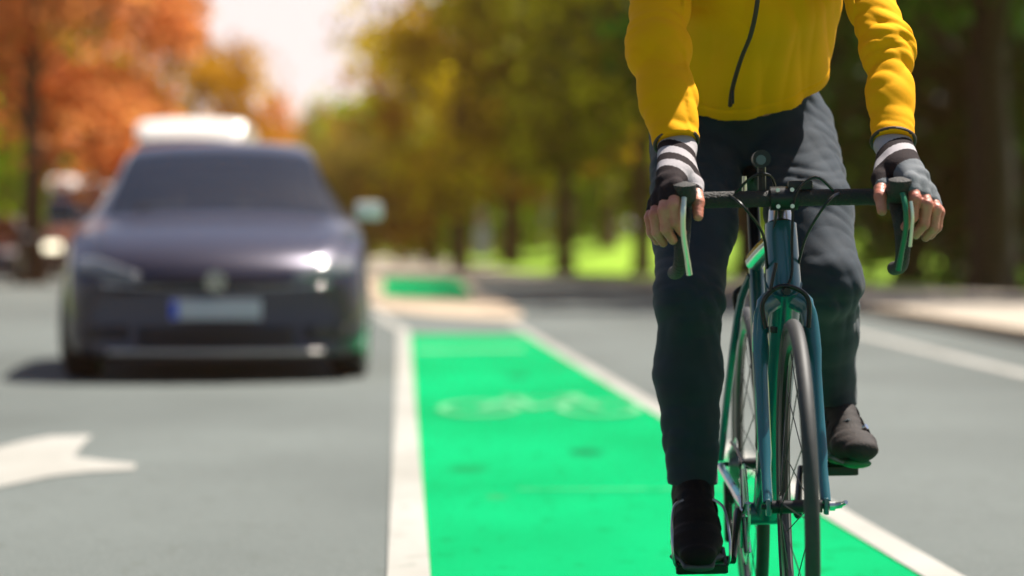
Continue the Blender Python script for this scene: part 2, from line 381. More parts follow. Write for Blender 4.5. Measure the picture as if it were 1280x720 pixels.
# bike lane surface and its two edge lines
ys = np.linspace(-6, 26.0, 30)
lane = [(LN(y, LE), y) for y in ys] + [(LN(y, RE), y) for y in ys[::-1]]
slab('cycle_lane', lane, .004, .004, M['green'])
ys2 = np.linspace(-6, 27.4, 30)
slab('lane_line', [(LN(y, LE) - .105, y) for y in ys2] + [(LN(y, LE), y) for y in ys2[::-1]], .008, .008, M['white_paint'])
ys3 = np.linspace(-6, 29.6, 30)
tl = [tuple(p) for p in spline([(LN(27.4, LE) - .105, 27.4), at(480, 404), at(472, 396), at(459, 386)], 5)]
slab('lane_line_tail', tl + offs(tl, .12)[::-1], .0085, .0085, M['white_paint'])
slab('lane_line', [(LN(y, RE), y) for y in ys3] + [(LN(y, RE) + .10, y) for y in ys3[::-1]], .008, .008, M['white_paint'])
rl = [tuple(p) for p in spline([(3.6, 0), (3.3, 10), (3.16, 17.8), (3.14, 25.5), (3.1, 33), (2.9, 42)], 5)]
slab('road_edge_line', rl + offs(rl, .15)[::-1], .004, .004, M['white_paint'])
# far piece of lane inside a kerbed island
gp = [at(478, 349), at(479, 373), at(535, 375.5), at(592, 378), at(585, 360), at(566, 349)]
slab('far_cycle_lane', gp, .020, .020, M['green'])
isl = [at(456, 349), at(458, 378), at(480, 388), at(540, 395), at(600, 399), at(640, 400.5), at(653, 397), at(650, 389), at(625, 378), at(600, 366), at(578, 349)]
slab('traffic_island', isl, -.01, .014, M['kerb'])
# turn arrow in the car lane
arr = [at(-70, 583), at(-35, 570), at(0, 560), at(30, 552), at(62, 546.5), at(115, 545), at(104, 556), at(92, 572), at(130, 577), at(170, 581), at(168, 588), at(110, 591), at(60, 597), at(0, 610), at(-50, 622)]
slab('painted_arrow', arr, .004, .004, M['white_paint'])
# faded bicycle pictogram across the lane, one joined painted shape
bmk = MB()
def flatring(cx_, cy_, rx, ry, wd, z=.012, n=40):
    V = []; 
    for i in range(n):
        a = 2 * math.pi * i / n
        V += [(cx_ + rx * math.cos(a), cy_ + ry * math.sin(a), z), (cx_ + (rx - wd) * math.cos(a), cy_ + (ry - wd * 2.6) * math.sin(a), z)]
    bmk.add(V, [(2 * i, 2 * ((i + 1) % n), 2 * ((i + 1) % n) + 1, 2 * i + 1) for i in range(n)])
flatring(-.16, 14.0, .21, .62, .045); flatring(.43, 14.0, .21, .62, .045)
def flatbar(a, b, wd, z=.0125):
    a = Vector(a); b = Vector(b); t = (b - a).normalized(); s = Vector((t.y, -t.x)) * wd / 2
    bmk.add([(a.x - s.x, a.y - s.y, z), (a.x + s.x, a.y + s.y, z), (b.x + s.x, b.y + s.y, z), (b.x - s.x, b.y - s.y, z)], [(0, 1, 2, 3)])
flatbar((-.16, 14.0), (.02, 14.9), .05); flatbar((.02, 14.9), (.32, 14.9), .08); flatbar((.32, 15.1), (.43, 14.0), .05); flatbar((.02, 14.9), (.12, 14.0), .05)
flatbar((-.16, 14.0), (.12, 14.0), .08, .0130); flatbar((.12, 14.0), (.33, 14.85), .05, .0135); flatbar((.24, 15.15), (.38, 15.15), .12, .0130); flatbar((-.05, 15.05), (.06, 15.05), .12, .0130)
tag(bmk.build('painted_cycle_symbol', M['faded_paint'], smooth=False, auto=False), kind='structure')
slab('faded_paint_band', [(-.75, 21.6), (.10, 21.9), (.10, 22.5), (-.75, 22.2)], .0115, .0115, M['faded_paint'])
slab('lane_joint', [(.02, 9.30), (.86, 9.32), (.86, 9.34), (.02, 9.32)], .0115, .0115, M['faded_paint'])

# ------------------------------------------------------------------ trees
def leaf_cloud(blobs, n, size, seed):
    g = np.random.default_rng(seed); wts = np.array([b[3] ** 2 for b in blobs]); wts = wts / wts.sum()
    ch = g.choice(len(blobs), n, p=wts); B = np.array(blobs)[ch]
    d = g.normal(size=(n, 3)); d /= np.linalg.norm(d, axis=1)[:, None]
    rad = B[:, 3] * (g.random(n) ** .45) * (1 + .25 * g.normal(size=n).clip(-1, 1.5))
    C = B[:, :3] + d * rad[:, None] * np.array([1, 1, .75])
    a = g.normal(size=(n, 3)); a /= np.linalg.norm(a, axis=1)[:, None]; b = np.cross(a, g.normal(size=(n, 3))); b /= np.linalg.norm(b, axis=1)[:, None]
    s = size * (.6 + .8 * g.random(n))[:, None]
    V = np.stack([C - a * s * .5, C + b * s * .3, C + a * s * .5, C - b * s * .3], 1).reshape(-1, 3)
    return V, np.arange(n * 4).reshape(-1, 4)
def big_mesh(name, V, Q):
    me = bpy.data.meshes.new(name); me.vertices.add(len(V)); me.vertices.foreach_set('co', V.astype(np.float32).ravel())
    me.loops.add(Q.size); me.loops.foreach_set('vertex_index', Q.astype(np.int32).ravel())
    me.polygons.add(len(Q)); me.polygons.foreach_set('loop_start', (np.arange(len(Q)) * 4).astype(np.int32)); me.polygons.foreach_set('loop_total', np.full(len(Q), 4, np.int32))
    me.update(); me.validate(); return me
def tree_meshes(h, cr, bole, seed, n=7000, lsize=.32, r0=.3, slim=False):
    g = random.Random(seed); tb = MB(); P = []
    for i in range(8):
        t = i / 7; P.append((g.uniform(-.12, .12) * t * 2, g.uniform(-.12, .12) * t * 2, h * .88 * t))
    tb.tube(spline(P, 3), [r0 * (1.35 if i == 0 else 1) * (1 - .9 * (i / 21)) ** .8 for i in range(22)], 12)
    blobs = []
    nb = 15
    for i in range(nb):
        zt = bole + (h - bole) * (i + .5) / nb * .95; a = g.uniform(0, 6.283) + i * 2.4
        env = math.sin(math.pi * min(1, .12 + .86 * (zt - bole) / (h - bole))) ** .6
        L = cr * env * g.uniform(.5, 1.0) * (.5 if slim else 1); st = Vector((0, 0, max(bole * .8, zt - L * .45))); en = Vector((L * math.cos(a), L * math.sin(a), zt + L * .12))
        mid = (st + en) / 2 + Vector((0, 0, L * .12)); rb = r0 * .34 * (1 - .6 * (zt - bole) / (h - bole))
        tb.tube(spline([st, mid, en], 4), [rb * (1 - .85 * k / 8) for k in range(9)], 7)
        blobs.append((en.x * .85, en.y * .85, en.z, cr * g.uniform(.30, .48)))
        for q in range(2):
            a2 = a + g.uniform(-.9, .9); L2 = L * g.uniform(.4, 1.05); blobs.append((L2 * math.cos(a2), L2 * math.sin(a2), zt + g.uniform(-.8, .9), cr * g.uniform(.16, .32)))
    V, Q = leaf_cloud(blobs, n, lsize, seed)
    tm = tb.build('trunk', None, None); me = tm.data; me.materials.clear(); bpy.data.objects.remove(tm)
    return me, big_mesh('crown', V, Q)
TM = {'broad': tree_meshes(14, 5.2, 3.6, 3, 9000, .40, .36), 'broad2': tree_meshes(13, 4.6, 3.9, 8, 8000, .38, .32),
      'tall': tree_meshes(19, 3.6, 8.5, 5, 7000, .36, .17), 'bush': tree_meshes(4.0, 2.4, .35, 12, 3500, .22, .10), 'round': tree_meshes(9.5, 4.2, 1.6, 15, 7000, .34, .22)}
def tree(name, kind, x, y, label, leaf, bark, s=1.0, sz=None, rz=None, z=None, group=None, cat='tree'):
    z = float(hgt(np.array(x), np.array(y))) if z is None else z
    r = empty(name, (x, y, z - .05), (0, 0, random.uniform(0, 6.28) if rz is None else rz)); sz = sz or s; r.scale = (s, s, sz)
    tag(r, label, cat, group)
    for nm, me, m in (('trunk', TM[kind][0], M[bark]), ('crown', TM[kind][1], M[leaf])):
        o = bpy.data.objects.new(nm, me); col.objects.link(o); o.parent = r
        if not me.materials: me.materials.append(m)
        o.material_slots[0].link = 'OBJECT'; o.material_slots[0].material = m
    return r
def X(px, D): return (px - 640) * D / F
GM = 'trees in the park beyond the road'; GL = 'trees on the left roadside'; GR = 'dark trees along the right pavement'; GF = 'far trees closing the road'
T = [
 # middle
 ('broad', 575, 98, 'broad golden tree right of the sky gap, its trunk behind the pale post', 'lf_gold', .88, GM, 'bark'),
 ('broad2', 706, 93, 'dark olive tree with a thick trunk midway between the pale post and the rider', 'lf_olive', 1.0, GM, 'bark'),
 ('broad', 803, 88, 'dark tree whose trunk stands just left of the rider in the yellow jacket', 'lf_olive', .9, GM, 'bark'),
 ('round', 540, 122, 'amber leaved tree at the right edge of the bright sky gap', 'lf_amber', 1.12, GM, 'bark'),
 ('broad', 640, 118, 'amber tree set back between the two thick dark trunks', 'lf_amber', 1.15, GM, 'bark'),
 ('broad2', 760, 125, 'olive tree set back behind the gap left of the rider', 'lf_olive', 1.2, GM, 'bark'),
 # right
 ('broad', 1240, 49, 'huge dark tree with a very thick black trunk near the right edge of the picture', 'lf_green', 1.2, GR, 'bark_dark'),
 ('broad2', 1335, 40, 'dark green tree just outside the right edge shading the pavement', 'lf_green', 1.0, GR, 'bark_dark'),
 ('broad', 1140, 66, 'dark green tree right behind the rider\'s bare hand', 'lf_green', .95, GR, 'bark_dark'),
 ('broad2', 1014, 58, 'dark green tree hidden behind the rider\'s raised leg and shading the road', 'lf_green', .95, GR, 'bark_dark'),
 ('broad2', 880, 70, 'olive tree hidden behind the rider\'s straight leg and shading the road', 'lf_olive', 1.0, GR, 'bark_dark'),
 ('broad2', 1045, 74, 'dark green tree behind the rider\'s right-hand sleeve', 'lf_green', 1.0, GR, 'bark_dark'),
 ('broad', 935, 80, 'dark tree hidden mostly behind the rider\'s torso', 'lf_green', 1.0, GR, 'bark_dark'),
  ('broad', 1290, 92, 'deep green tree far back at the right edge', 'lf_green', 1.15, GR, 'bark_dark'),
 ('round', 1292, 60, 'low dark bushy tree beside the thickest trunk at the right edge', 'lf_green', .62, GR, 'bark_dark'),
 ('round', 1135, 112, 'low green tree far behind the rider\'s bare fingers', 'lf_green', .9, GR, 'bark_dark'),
 # left
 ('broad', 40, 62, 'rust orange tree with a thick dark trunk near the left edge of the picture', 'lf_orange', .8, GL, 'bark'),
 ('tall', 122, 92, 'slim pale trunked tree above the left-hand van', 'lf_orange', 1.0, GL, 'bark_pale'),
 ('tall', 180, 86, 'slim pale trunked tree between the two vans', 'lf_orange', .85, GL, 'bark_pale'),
 ('tall', 72, 96, 'slim pale trunked tree just right of the thick rusty trunk', 'lf_amber', 1.0, GL, 'bark_pale'),
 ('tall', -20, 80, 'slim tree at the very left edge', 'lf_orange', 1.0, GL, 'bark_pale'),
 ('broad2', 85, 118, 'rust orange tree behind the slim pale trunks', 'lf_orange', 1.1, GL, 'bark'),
 ('round', 5, 120, 'amber bushy tree low down at the left edge', 'lf_amber', 1.1, GL, 'bark'),
 ('round', 242, 128, 'orange tree directly above the white roofed van', 'lf_amber', 1.08, GL, 'bark'),
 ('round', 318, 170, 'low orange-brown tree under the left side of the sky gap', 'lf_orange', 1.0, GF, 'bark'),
 ('round', 372, 190, 'small amber tree under the middle of the sky gap', 'lf_amber', .95, GF, 'bark'),
 ('round', 425, 150, 'pale yellow-green tree beside the car\'s white mirror', 'lf_pale', .86, GF, 'bark'),
 ('round', 470, 200, 'pale far tree at the foot of the amber tree', 'lf_pale', 1.1, GF, 'bark'),
]
for i, (k, px, D, lab, lf, s, grp, bk) in enumerate(T):
    s = .78 if (k == 'round' and D > 125 and False) else s
    tree({'broad': 'broadleaf_tree', 'broad2': 'broadleaf_tree', 'tall': 'birch_tree', 'round': 'round_tree'}[k], k, X(px, D), D, lab, lf, bk, s, rz=i * 1.7, group=grp, sz=s * (1.25 if px in (1236,) else 1))
B = [(500, 150, 'yellow-green bush at the end of the park path beside the car\'s white mirror', 'lf_bright', 2.1), (568, 156, 'lime bush mostly behind the trunk by the pale post', 'lf_bright', 2.2),
     (645, 148, 'bright lime bush on the bank just right of the pale post', 'lf_bright', 2.3), (700, 158, 'lime bush half hidden by the thick trunk midway to the rider', 'lf_bright', 2.2),
     (762, 146, 'bright lime bush in the gap between the two dark trunks left of the rider', 'lf_bright', 2.3), (835, 150, 'lime bush behind the rider\'s striped glove', 'lf_bright', 2.2),
     (915, 140, 'lime bush seen through the gap left of the head tube', 'lf_bright', 2.3), (1010, 150, 'bright green bush behind the rider\'s raised thigh', 'lf_bright', 2.3),
     (1098, 105, 'bright green bush between the rider\'s thigh and the green brake lever', 'lf_bright', 2.2), (1165, 115, 'bright green bush just right of the rider\'s bare fingers', 'lf_bright', 2.3),
     (1215, 125, 'green bush behind the thickest trunk on the right', 'lf_bright', 2.3),
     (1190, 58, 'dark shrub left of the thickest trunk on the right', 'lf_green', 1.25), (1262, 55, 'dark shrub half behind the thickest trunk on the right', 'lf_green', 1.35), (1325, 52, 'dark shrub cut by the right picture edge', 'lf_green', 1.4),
     (5, 100, 'yellow-green bush at the left edge behind the thick trunk', 'lf_bright', 2.2),
     (95, 112, 'olive bush behind the left-hand van', 'lf_amber', 1.5), (425, 118, 'olive-green bush behind the car roof corner', 'lf_pale', 1.3)]
for i, (px, D, lab, lf, s) in enumerate(B):
    tree('bush', 'bush', X(px, D), D, lab, lf, 'bark', s, rz=i * 2.1, group='bushes on the grass bank', cat='bush')

g_ = random.Random(4); WB = []
for i in range(120):
    x_ = -95 + i * 1.75 + g_.uniform(-1, 1); y_ = 235 + g_.uniform(-12, 14); hh = g_.uniform(6, 12) * (1.35 if x_ > 10 else 1)
    for q in range(4): WB.append((x_ + g_.uniform(-2, 2), y_, hh * (q + .4) / 4, g_.uniform(2.2, 3.6)))
V, Q = leaf_cloud(WB, 26000, 1.1, 44)
tag(link('far_woodland', big_mesh('far_woodland', V, Q), M['lf_wood'], None, False), 'hazy yellow-green wood closing the view behind the grass bank and the park path', 'wood', kind='stuff')

# pale sign post by the path
so_ = empty('sign_post', (X(603, 88), 88, -.02)); tag(so_, 'small pale blue-white upright panel on a thin post before the brown tree', 'sign')
MB().tube([(0, 0, 0), (0, 0, 2.0)], .04, 12).build('post', M['steel'], so_)
MB().box((0, -.05, .98), (.42, .05, .95), bev=.01).build('panel', M['sign_white'], so_)
MB().box((0, -.05, 1.72), (.34, .05, .42), bev=.01).build('header', mat('pinkish_panel', (.45, .25, .22), rough=.5), so_)

# ------------------------------------------------------------------ vehicles (local: x across, y back from the nose, z up)
def eval_bool(o, cutter):
    md = o.modifiers.new('b', 'BOOLEAN'); md.operation = 'DIFFERENCE'; md.object = cutter; md.solver = 'EXACT'
    dg = bpy.context.evaluated_depsgraph_get(); me = bpy.data.meshes.new_from_object(o.evaluated_get(dg)); o.modifiers.clear(); return me
def vehicle_shell(rows, paint, glass, extra, classify, plan=.22, wheels=(), wr=.37, wx=.60, parent=None):
    """rows: y, zb, wl, zbelt, wb, ztop, wt.  classify(y,x,z,k) -> 0 body, 1.. glass pieces"""
    S = spline(rows, 5); V = []; m = None
    for (y, zb, wl, zbe, wb, zt, wt) in S:
        hi = zt - min(.07, (zt - zbe) * .5)
        pts = [(0, zb), (wl * .8, zb), (wl * .96, zb + .04), (wl, zb + .14), (wl * 1.0, (zb + zbe) * .5), (wb * .995, zbe - .07), (wb * .965, zbe), (wb * .925, zbe + min(.03, (zt - zbe) * .2)),
               (wb * .925 + (wt - wb * .925) * .33, zbe + (hi - zbe) * .36), (wb * .925 + (wt - wb * .925) * .68, zbe + (hi - zbe) * .7), (wt, hi), (wt * .93, zt - (zt - hi) * .38), (wt * .84, zt - .008), (wt * .5, zt + .010), (0, zt + .018)]
        full = pts + [(-a, b) for a, b in pts[-2:0:-1]]; m = len(full); wmax = max(wl, wb)
        f = plan * math.exp(-y / .8)
        for (x, z) in full: V.append((x, y + f * (abs(x) / wmax) ** 2.4 + (.10 * (max(0, z - .75)) * 0), z))
    n = len(S); Fc = []; mi = []
    for i in range(n - 1):
        for k in range(m):
            a, b, c, d = i * m + k, i * m + (k + 1) % m, (i + 1) * m + (k + 1) % m, (i + 1) * m + k
            Fc.append((a, b, c, d)); q = (np.array(V[a]) + V[b] + V[c] + V[d]) / 4; kk = k if k < 14 else m - 1 - k
            mi.append(classify(q[1], q[0], q[2], kk))
    Fc += [tuple(range(m))[::-1], tuple((n - 1) * m + k for k in range(m))]; mi += [0, 0]
    o = mk('shell', V, Fc, [paint, glass, glass, glass, glass] + extra, None, True, mi)
    bm = bmesh.new(); bm.from_mesh(o.data); bmesh.ops.recalc_face_normals(bm, faces=bm.faces); bm.to_mesh(o.data); bm.free()
    cm = MB()
    for wy in wheels:
        for sx in (-1, 1): cm.cyl((sx * wx, wy, .335), (sx * 1.3, wy, .335), wr, 40)
    cu = cm.build('cut', M['carblack'], auto=False, smooth=False)
    bm = bmesh.new(); bm.from_mesh(cu.data); bmesh.ops.recalc_face_normals(bm, faces=bm.faces); bm.to_mesh(cu.data); bm.free()
    me = eval_bool(o, cu); bpy.data.objects.remove(cu); bpy.data.objects.remove(o)
    mats = [paint, glass, glass, glass, glass] + extra; out = {}
    for part in range(len(mats)):
        bm = bmesh.new(); bm.from_mesh(me); bmesh.ops.delete(bm, geom=[f for f in bm.faces if f.material_index != part], context='FACES')
        for f in bm.faces: f.material_index = 0
        if not bm.faces: bm.free(); continue
        for e in bm.edges:
            if len(e.link_faces) == 2 and e.calc_face_angle(0) > R(40): e.smooth = False
        pm = bpy.data.meshes.new('part'); bm.to_mesh(pm); bm.free(); out[part] = (pm, mats[part])
    bmf = bmesh.new(); bmf.from_mesh(me); bvh = BVHTree.FromBMesh(bmf)
    return out, bvh
def applique(name, bvh, xs, lo, hi, mtl, parent, nz=5, off=.006):
    """a thin moulded piece that follows the nose surface"""
    V = []; nx = len(xs)
    def hit(x, z, o):
        h = bvh.ray_cast(Vector((x, -1.5, z)), Vector((0, 1, 0)))[0]; y = h.y if h else .5
        return (x, y - o, z)
    for x in xs:
        for k in range(nz + 1):
            z = lo(x) + (hi(x) - lo(x)) * k / nz; e = (k in (0, nz)) or x in (xs[0], xs[-1]); V.append(hit(x, z, off * (.2 if e else 1)))
    for x in xs:
        for k in range(nz + 1):
            z = lo(x) + (hi(x) - lo(x)) * k / nz; V.append(hit(x, z, -.012))
    m = nz + 1; nn = nx * m; Fc = []
    for i in range(nx - 1):
        for k in range(nz):
            Fc.append((i * m + k, (i + 1) * m + k, (i + 1) * m + k + 1, i * m + k + 1)); Fc.append((nn + i * m + k + 1, nn + (i + 1) * m + k + 1, nn + (i + 1) * m + k, nn + i * m + k))
    bd = [(i, 0) for i in range(nx)] + [(nx - 1, k) for k in range(1, m)] + [(i, nz) for i in range(nx - 2, -1, -1)] + [(0, k) for k in range(nz - 1, 0, -1)]
    ix = [i * m + k for i, k in bd]
    for j in range(len(ix)): a, b = ix[j], ix[(j + 1) % len(ix)]; Fc.append((a, nn + a, nn + b, b))
    return mk(name, V, Fc, mtl, parent)
def road_wheel(parent, x, y, r=.325, wd=.205, steer=0.0):
    sx = 1 if x > 0 else -1
    def rt(mb):
        c, s_ = math.cos(steer), math.sin(steer); V = np.concatenate(mb.V); V = np.stack([V[:, 0] * c - V[:, 1] * s_ + x, V[:, 0] * s_ + V[:, 1] * c + y, V[:, 2] + r], -1); mb.V = [V]; return mb
    h = wd / 2
    t = MB().ring((0, 0, 0), r, [(-h * .8, 0), (-h, -.02), (-h * .95, -.10), (h * .95, -.10), (h, -.02), (h * .8, 0), (h * .4, .002), (-h * .4, .002)], 40)
    w_ = rt(t).build('wheel', M['rubber'], parent)
    rm = MB().ring((0, 0, 0), r - .10, [(-h * .8, 0), (-h * .8, -.015), (h * .8, -.015), (h * .8, 0)], 36)
    for k in range(5):
        a = k * 2 * math.pi / 5; rm.tube([(sx * h * .7, 0, 0), (sx * h * .75, (r - .11) * math.cos(a), (r - .11) * math.sin(a))], [.035, .028], 8, flat=.6)
    rm.cyl((sx * h * .4, 0, 0), (sx * h * .85, 0, 0), .05, 20)
    rm.cyl((sx * h * .1, 0, 0), (sx * h * .2, 0, 0), r - .11, 30)
    rt(rm).build('rim', M['steel'], w_)
def car():
    rows = [(0, .20, .70, .50, .70, .60, .60), (.07, .15, .80, .60, .79, .70, .66), (.25, .14, .87, .72, .86, .80, .72), (.6, .15, .90, .82, .895, .90, .76), (1.0, .16, .905, .89, .905, .965, .77),
            (1.25, .16, .905, .92, .905, 1.01, .75), (1.6, .17, .905, .945, .905, 1.22, .68), (2.0, .17, .905, .96, .905, 1.42, .62), (2.4, .17, .905, .97, .905, 1.495, .60), (3.0, .17, .905, .98, .905, 1.50, .595),
            (3.6, .18, .90, 1.0, .895, 1.44, .58), (4.0, .20, .87, 1.0, .86, 1.24, .58), (4.2, .25, .82, .95, .80, 1.02, .62), (4.27, .34, .74, .78, .72, .84, .58)]
    def cl(y, x, z, k):
        if 1.27 < y < 1.98 and k >= 11: return 1
        if 1.75 < y < 3.55 and k in (7, 8, 9): return 2 if x < 0 else 3
        if 3.72 < y < 4.12 and k >= 11: return 4
        return 0
    root = empty('car', (0, 0, 0))
    pcs, bvh = vehicle_shell(rows, M['carpaint'], M['glass'], [], cl, wheels=(.86, 3.5))
    for k, nm in ((0, 'body'), (1, 'windscreen'), (2, 'side_window'), (3, 'side_window'), (4, 'rear_window')):
        if k in pcs: link(nm, pcs[k][0], pcs[k][1], root)
    for s in (-1, 1):
        sb = MB().box((s * .37, 2.45, .72), (.48, .14, .62), rot=Matrix.Rotation(R(-14), 3, 'X'), bev=.05); sb.box((s * .37, 2.30, .42), (.48, .5, .16), bev=.05)
        se = sb.build('seat', M['carblack'], root); MB().box((s * .37, 2.56, 1.12), (.25, .10, .17), bev=.04).build('headrest', M['carblack'], se)
    MB().box((0, 3.25, .75), (1.2, .14, .55), bev=.05).build('rear_seat', M['carblack'], root)
    MB().box((0, 1.62, .86), (1.45, .42, .16), bev=.05).build('dashboard', M['carblack'], root)
    MB().ring((.37, 1.93, .96), .18, circ(.014, 8), 30, axis='y').build('steering_wheel', M['carblack'], root)
    for s in (-1, 1):
        xs = np.linspace(.44, .815, 12) * s
        applique('headlight', bvh, list(xs), lambda x: .60 + .06 * (abs(x) - .44) / .37, lambda x: .645 + .10 * min(1, (abs(x) - .44) / .25), M['lamp'], root, off=.012)
        xs = np.linspace(.50, .76, 8) * s
        fg = applique('fog_lamp', bvh, list(xs), lambda x: .245, lambda x: .335, M['carblack'], root)
        m_ = MB()
        m_.tube(spline([(s * .88, 1.42, .98), (s * .95, 1.42, 1.0)], 3), .022, 8)
        mr = MB().box((s * (.93 if s > 0 else .98), 1.43, 1.035), (.17, .10, .115), bev=.035)
        mo = mr.build('wing_mirror', M['van_white'] if s > 0 else M['carpaint'], root); m_.build('mirror_arm', M['carblack'], mo)
        for yy in (.86, 3.5): road_wheel(root, s * .795, yy, steer=R(-6) if yy < 1 else 0)
    applique('grille', bvh, list(np.linspace(-.45, .45, 16)), lambda x: .565, lambda x: .60, M['carblack'], root)
    applique('grille_trim', bvh, list(np.linspace(-.66, .66, 22)), lambda x: .545 + .03 * (x / .66) ** 2, lambda x: .560 + .03 * (x / .66) ** 2, M['chrome'], root, nz=2, off=.012)
    applique('lower_intake', bvh, list(np.linspace(-.46, .46, 16)), lambda x: .20, lambda x: .33, M['carblack'], root)
    applique('bumper_trim', bvh, list(np.linspace(-.62, .62, 20)), lambda x: .165, lambda x: .195, M['lip'], root, nz=2, off=.03)  # strip added to paint the lit gap under the car
    pl = MB().box((0, -.022, .435), (.52, .014, .115), bev=.006).build('licence_plate', M['plate'], root)
    MB().box((-.236, -.0305, .435), (.046, .006, .105)).build('plate_band', M['plate_blue'], pl)
    # round chrome emblem: ring with stacked V and W strokes
    e = MB().ring((0, -.03, .60), .056, [(-.006, 0), (-.006, -.009), (.006, -.009), (.006, 0)], 32, axis='y')
    def st(a, b): e.tube([(a[0], -.034, .60 + a[1]), (b[0], -.034, .60 + b[1])], .0055, 6)
    st((-.022, .044), (0, .006)); st((0, .006), (.022, .044)); st((-.040, .026), (-.018, -.040)); st((-.018, -.040), (0, -.004)); st((0, -.004), (.018, -.040)); st((.018, -.040), (.040, .026))
    e.build('emblem', M['chrome'], root)
    wp = MB(); wp.tube([(-.52, 1.335, 1.055), (.05, 1.40, 1.10)], .009, 6); wp.tube([(.10, 1.335, 1.065), (.56, 1.42, 1.085)], .009, 6); wp.build('wiper', M['carblack'], root)
    MB().box((0, 1.97, 1.33), (.18, .03, .055), bev=.01).build('rear_view_mirror', M['carblack'], root)
    # shut lines of the bonnet
    for s in (-1, 1):
        sl = MB()
        P = []
        for y in np.linspace(.30, 1.2, 10):
            h = bvh.ray_cast(Vector((s * (.70 - .03 * y), y, 2)), Vector((0, 0, -1)))[0]; P.append((h.x, h.y, h.z + .0005))
        sl.tube(P, .003, 6).build('bonnet_seam', M['carblack'], root)
    return root
def copy_tree(o, parent=None):
    c = o.copy(); col.objects.link(c); c.parent = parent
    for ch in list(o.children): copy_tree(ch, c)
    return c
c1 = car(); c1.scale = (1.025, 1, 1); c1.location = (-1.745, 16.75, 0); c1.rotation_euler = (0, 0, R(5))
tag(c1, 'black hatchback in the left lane with a round chrome emblem and a blue-banded plate', 'car', 'vehicles on the road')
c2 = copy_tree(c1); c2.location = (X(-32, 60), 60, 0); c2.rotation_euler = (0, 0, R(3))
tag(c2, 'dark car cut by the left picture edge, beside the thick rusty tree trunk', 'car', 'vehicles on the road')
def van(name):
    rows = [(0, .28, .84, .66, .84, .80, .74), (.08, .25, .93, .86, .92, 1.0, .80), (.4, .25, .98, 1.08, .98, 1.18, .84), (.75, .26, .99, 1.2, .99, 1.32, .86), (.95, .26, .99, 1.24, .99, 1.62, .85), (1.3, .26, .99, 1.28, .99, 2.22, .83),
            (1.5, .26, .99, 1.3, .99, 2.50, .84), (1.7, .26, .99, 1.3, .99, 2.64, .87), (2.2, .26, .99, 1.3, .99, 2.72, .89), (5.2, .28, .99, 1.3, .99, 2.72, .89), (5.38, .3, .97, 1.3, .96, 2.66, .86), (5.42, .4, .93, 1.3, .92, 2.5, .82)]
    def cl(y, x, z, k):
        if .80 < y < 1.42 and k >= 11: return 1
        if 1.15 < y < 2.0 and k in (7, 8) : return 2 if x < 0 else 3
        if z > 2.40: return 5
        return 0
    root = empty(name, (0, 0, 0))
    pcs, bvh = vehicle_shell(rows, M['van_dark'], M['glass'], [M['van_white']], cl, plan=.18, wheels=(.95, 4.4), wr=.40, wx=.66)
    for k, nm in ((0, 'body'), (1, 'windscreen'), (2, 'side_window'), (3, 'side_window'), (5, 'roof')):
        if k in pcs: link(nm, pcs[k][0], pcs[k][1], root)
    for s in (-1, 1):
        applique('headlight', bvh, list(np.linspace(.42, .86, 10) * s), lambda x: .74, lambda x: .92, M['lamp'], root, off=.015)
        mb = MB().box((s * 1.12, 1.15, 1.55), (.18, .10, .34), bev=.03); mo = mb.build('wing_mirror', M['carblack'], root)
        MB().tube([(s * .93, 1.2, 1.45), (s * 1.1, 1.16, 1.5)], .02, 8).build('mirror_arm', M['carblack'], mo)
        for yy in (.95, 4.4): road_wheel(root, s * .86, yy, r=.345)
    applique('grille', bvh, list(np.linspace(-.4, .4, 10)), lambda x: .62, lambda x: .72, M['carblack'], root)
    applique('bumper', bvh, list(np.linspace(-.8, .8, 18)), lambda x: .33, lambda x: .52, M['carblack'], root, off=.03)
    MB().box((0, -.03, .43), (.52, .03, .11), bev=.005).build('licence_plate', M['plate'], root)
    return root
v1 = van('delivery_van'); v1.scale = (1.0, 1.0, 1.07); v1.location = (X(232, 45.5), 45, 0); v1.rotation_euler = (0, 0, R(2))
tag(v1, 'dark van with a pale high roof driving directly behind the black hatchback', 'van', 'vehicles on the road')
v2 = copy_tree(v1)
for ch in v2.children:
    if ch.name.startswith('headlight'): ch.material_slots[0].link = 'OBJECT'; ch.material_slots[0].material = M['lit_lamp']
v2.scale = (.98, 1, .98); v2.location = (X(103, 74), 73, 0); v2.rotation_euler = (0, 0, R(4))
tag(v2, 'dark pale-roofed van farther off on the left with bright headlights beside the tree trunk', 'van', 'vehicles on the road')

# ------------------------------------------------------------------ bicycle (local: x across, y away from the camera, origin on the ground under the cranks)
BK = empty('bicycle', (.518, 5.70, 0), (0, R(-1.2), 0))
tag(BK, 'teal road bicycle with black drop bars ridden head-on along the green lane', 'bicycle')
FA = Vector((0, -.60, .338)); RA = Vector((0, .41, .338))
fr = MB()
fr.tube([(0, -.436, .722), (0, -.400, .845)], [.034, .030], 18)
fr.tube(spline([(0, -.445, .735), (0, -.25, .53), (0, 0, .275)], 4), [.034, .034, .033, .032, .031, .03, .03, .03, .03], 14)
fr.tube(spline([(0, -.41, .825), (0, -.1, .80), (0, .15, .775)], 4), [.022] * 9, 14)
fr.tube([(0, 0, .27), (0, .155, .79)], [.019, .016], 12)
fr.tube([(-.036, 0, .27), (.036, 0, .27)], .023, 16)
for s in (-1, 1):
    fr.tube(spline([(s * .012, .14, .745), (s * .036, .20, .66), (s * .064, .40, .35)], 4), .0085, 8)
    fr.tube(spline([(s * .030, .03, .27), (s * .045, .15, .29), (s * .064, .40, .335)], 4), [.011] * 5 + [.009] * 4, 8)
fr.build('frame', M['teal'], BK)
fk = MB()
fk.tube([(0, -.440, .705), (0, -.434, .724)], [.027, .029], 16)
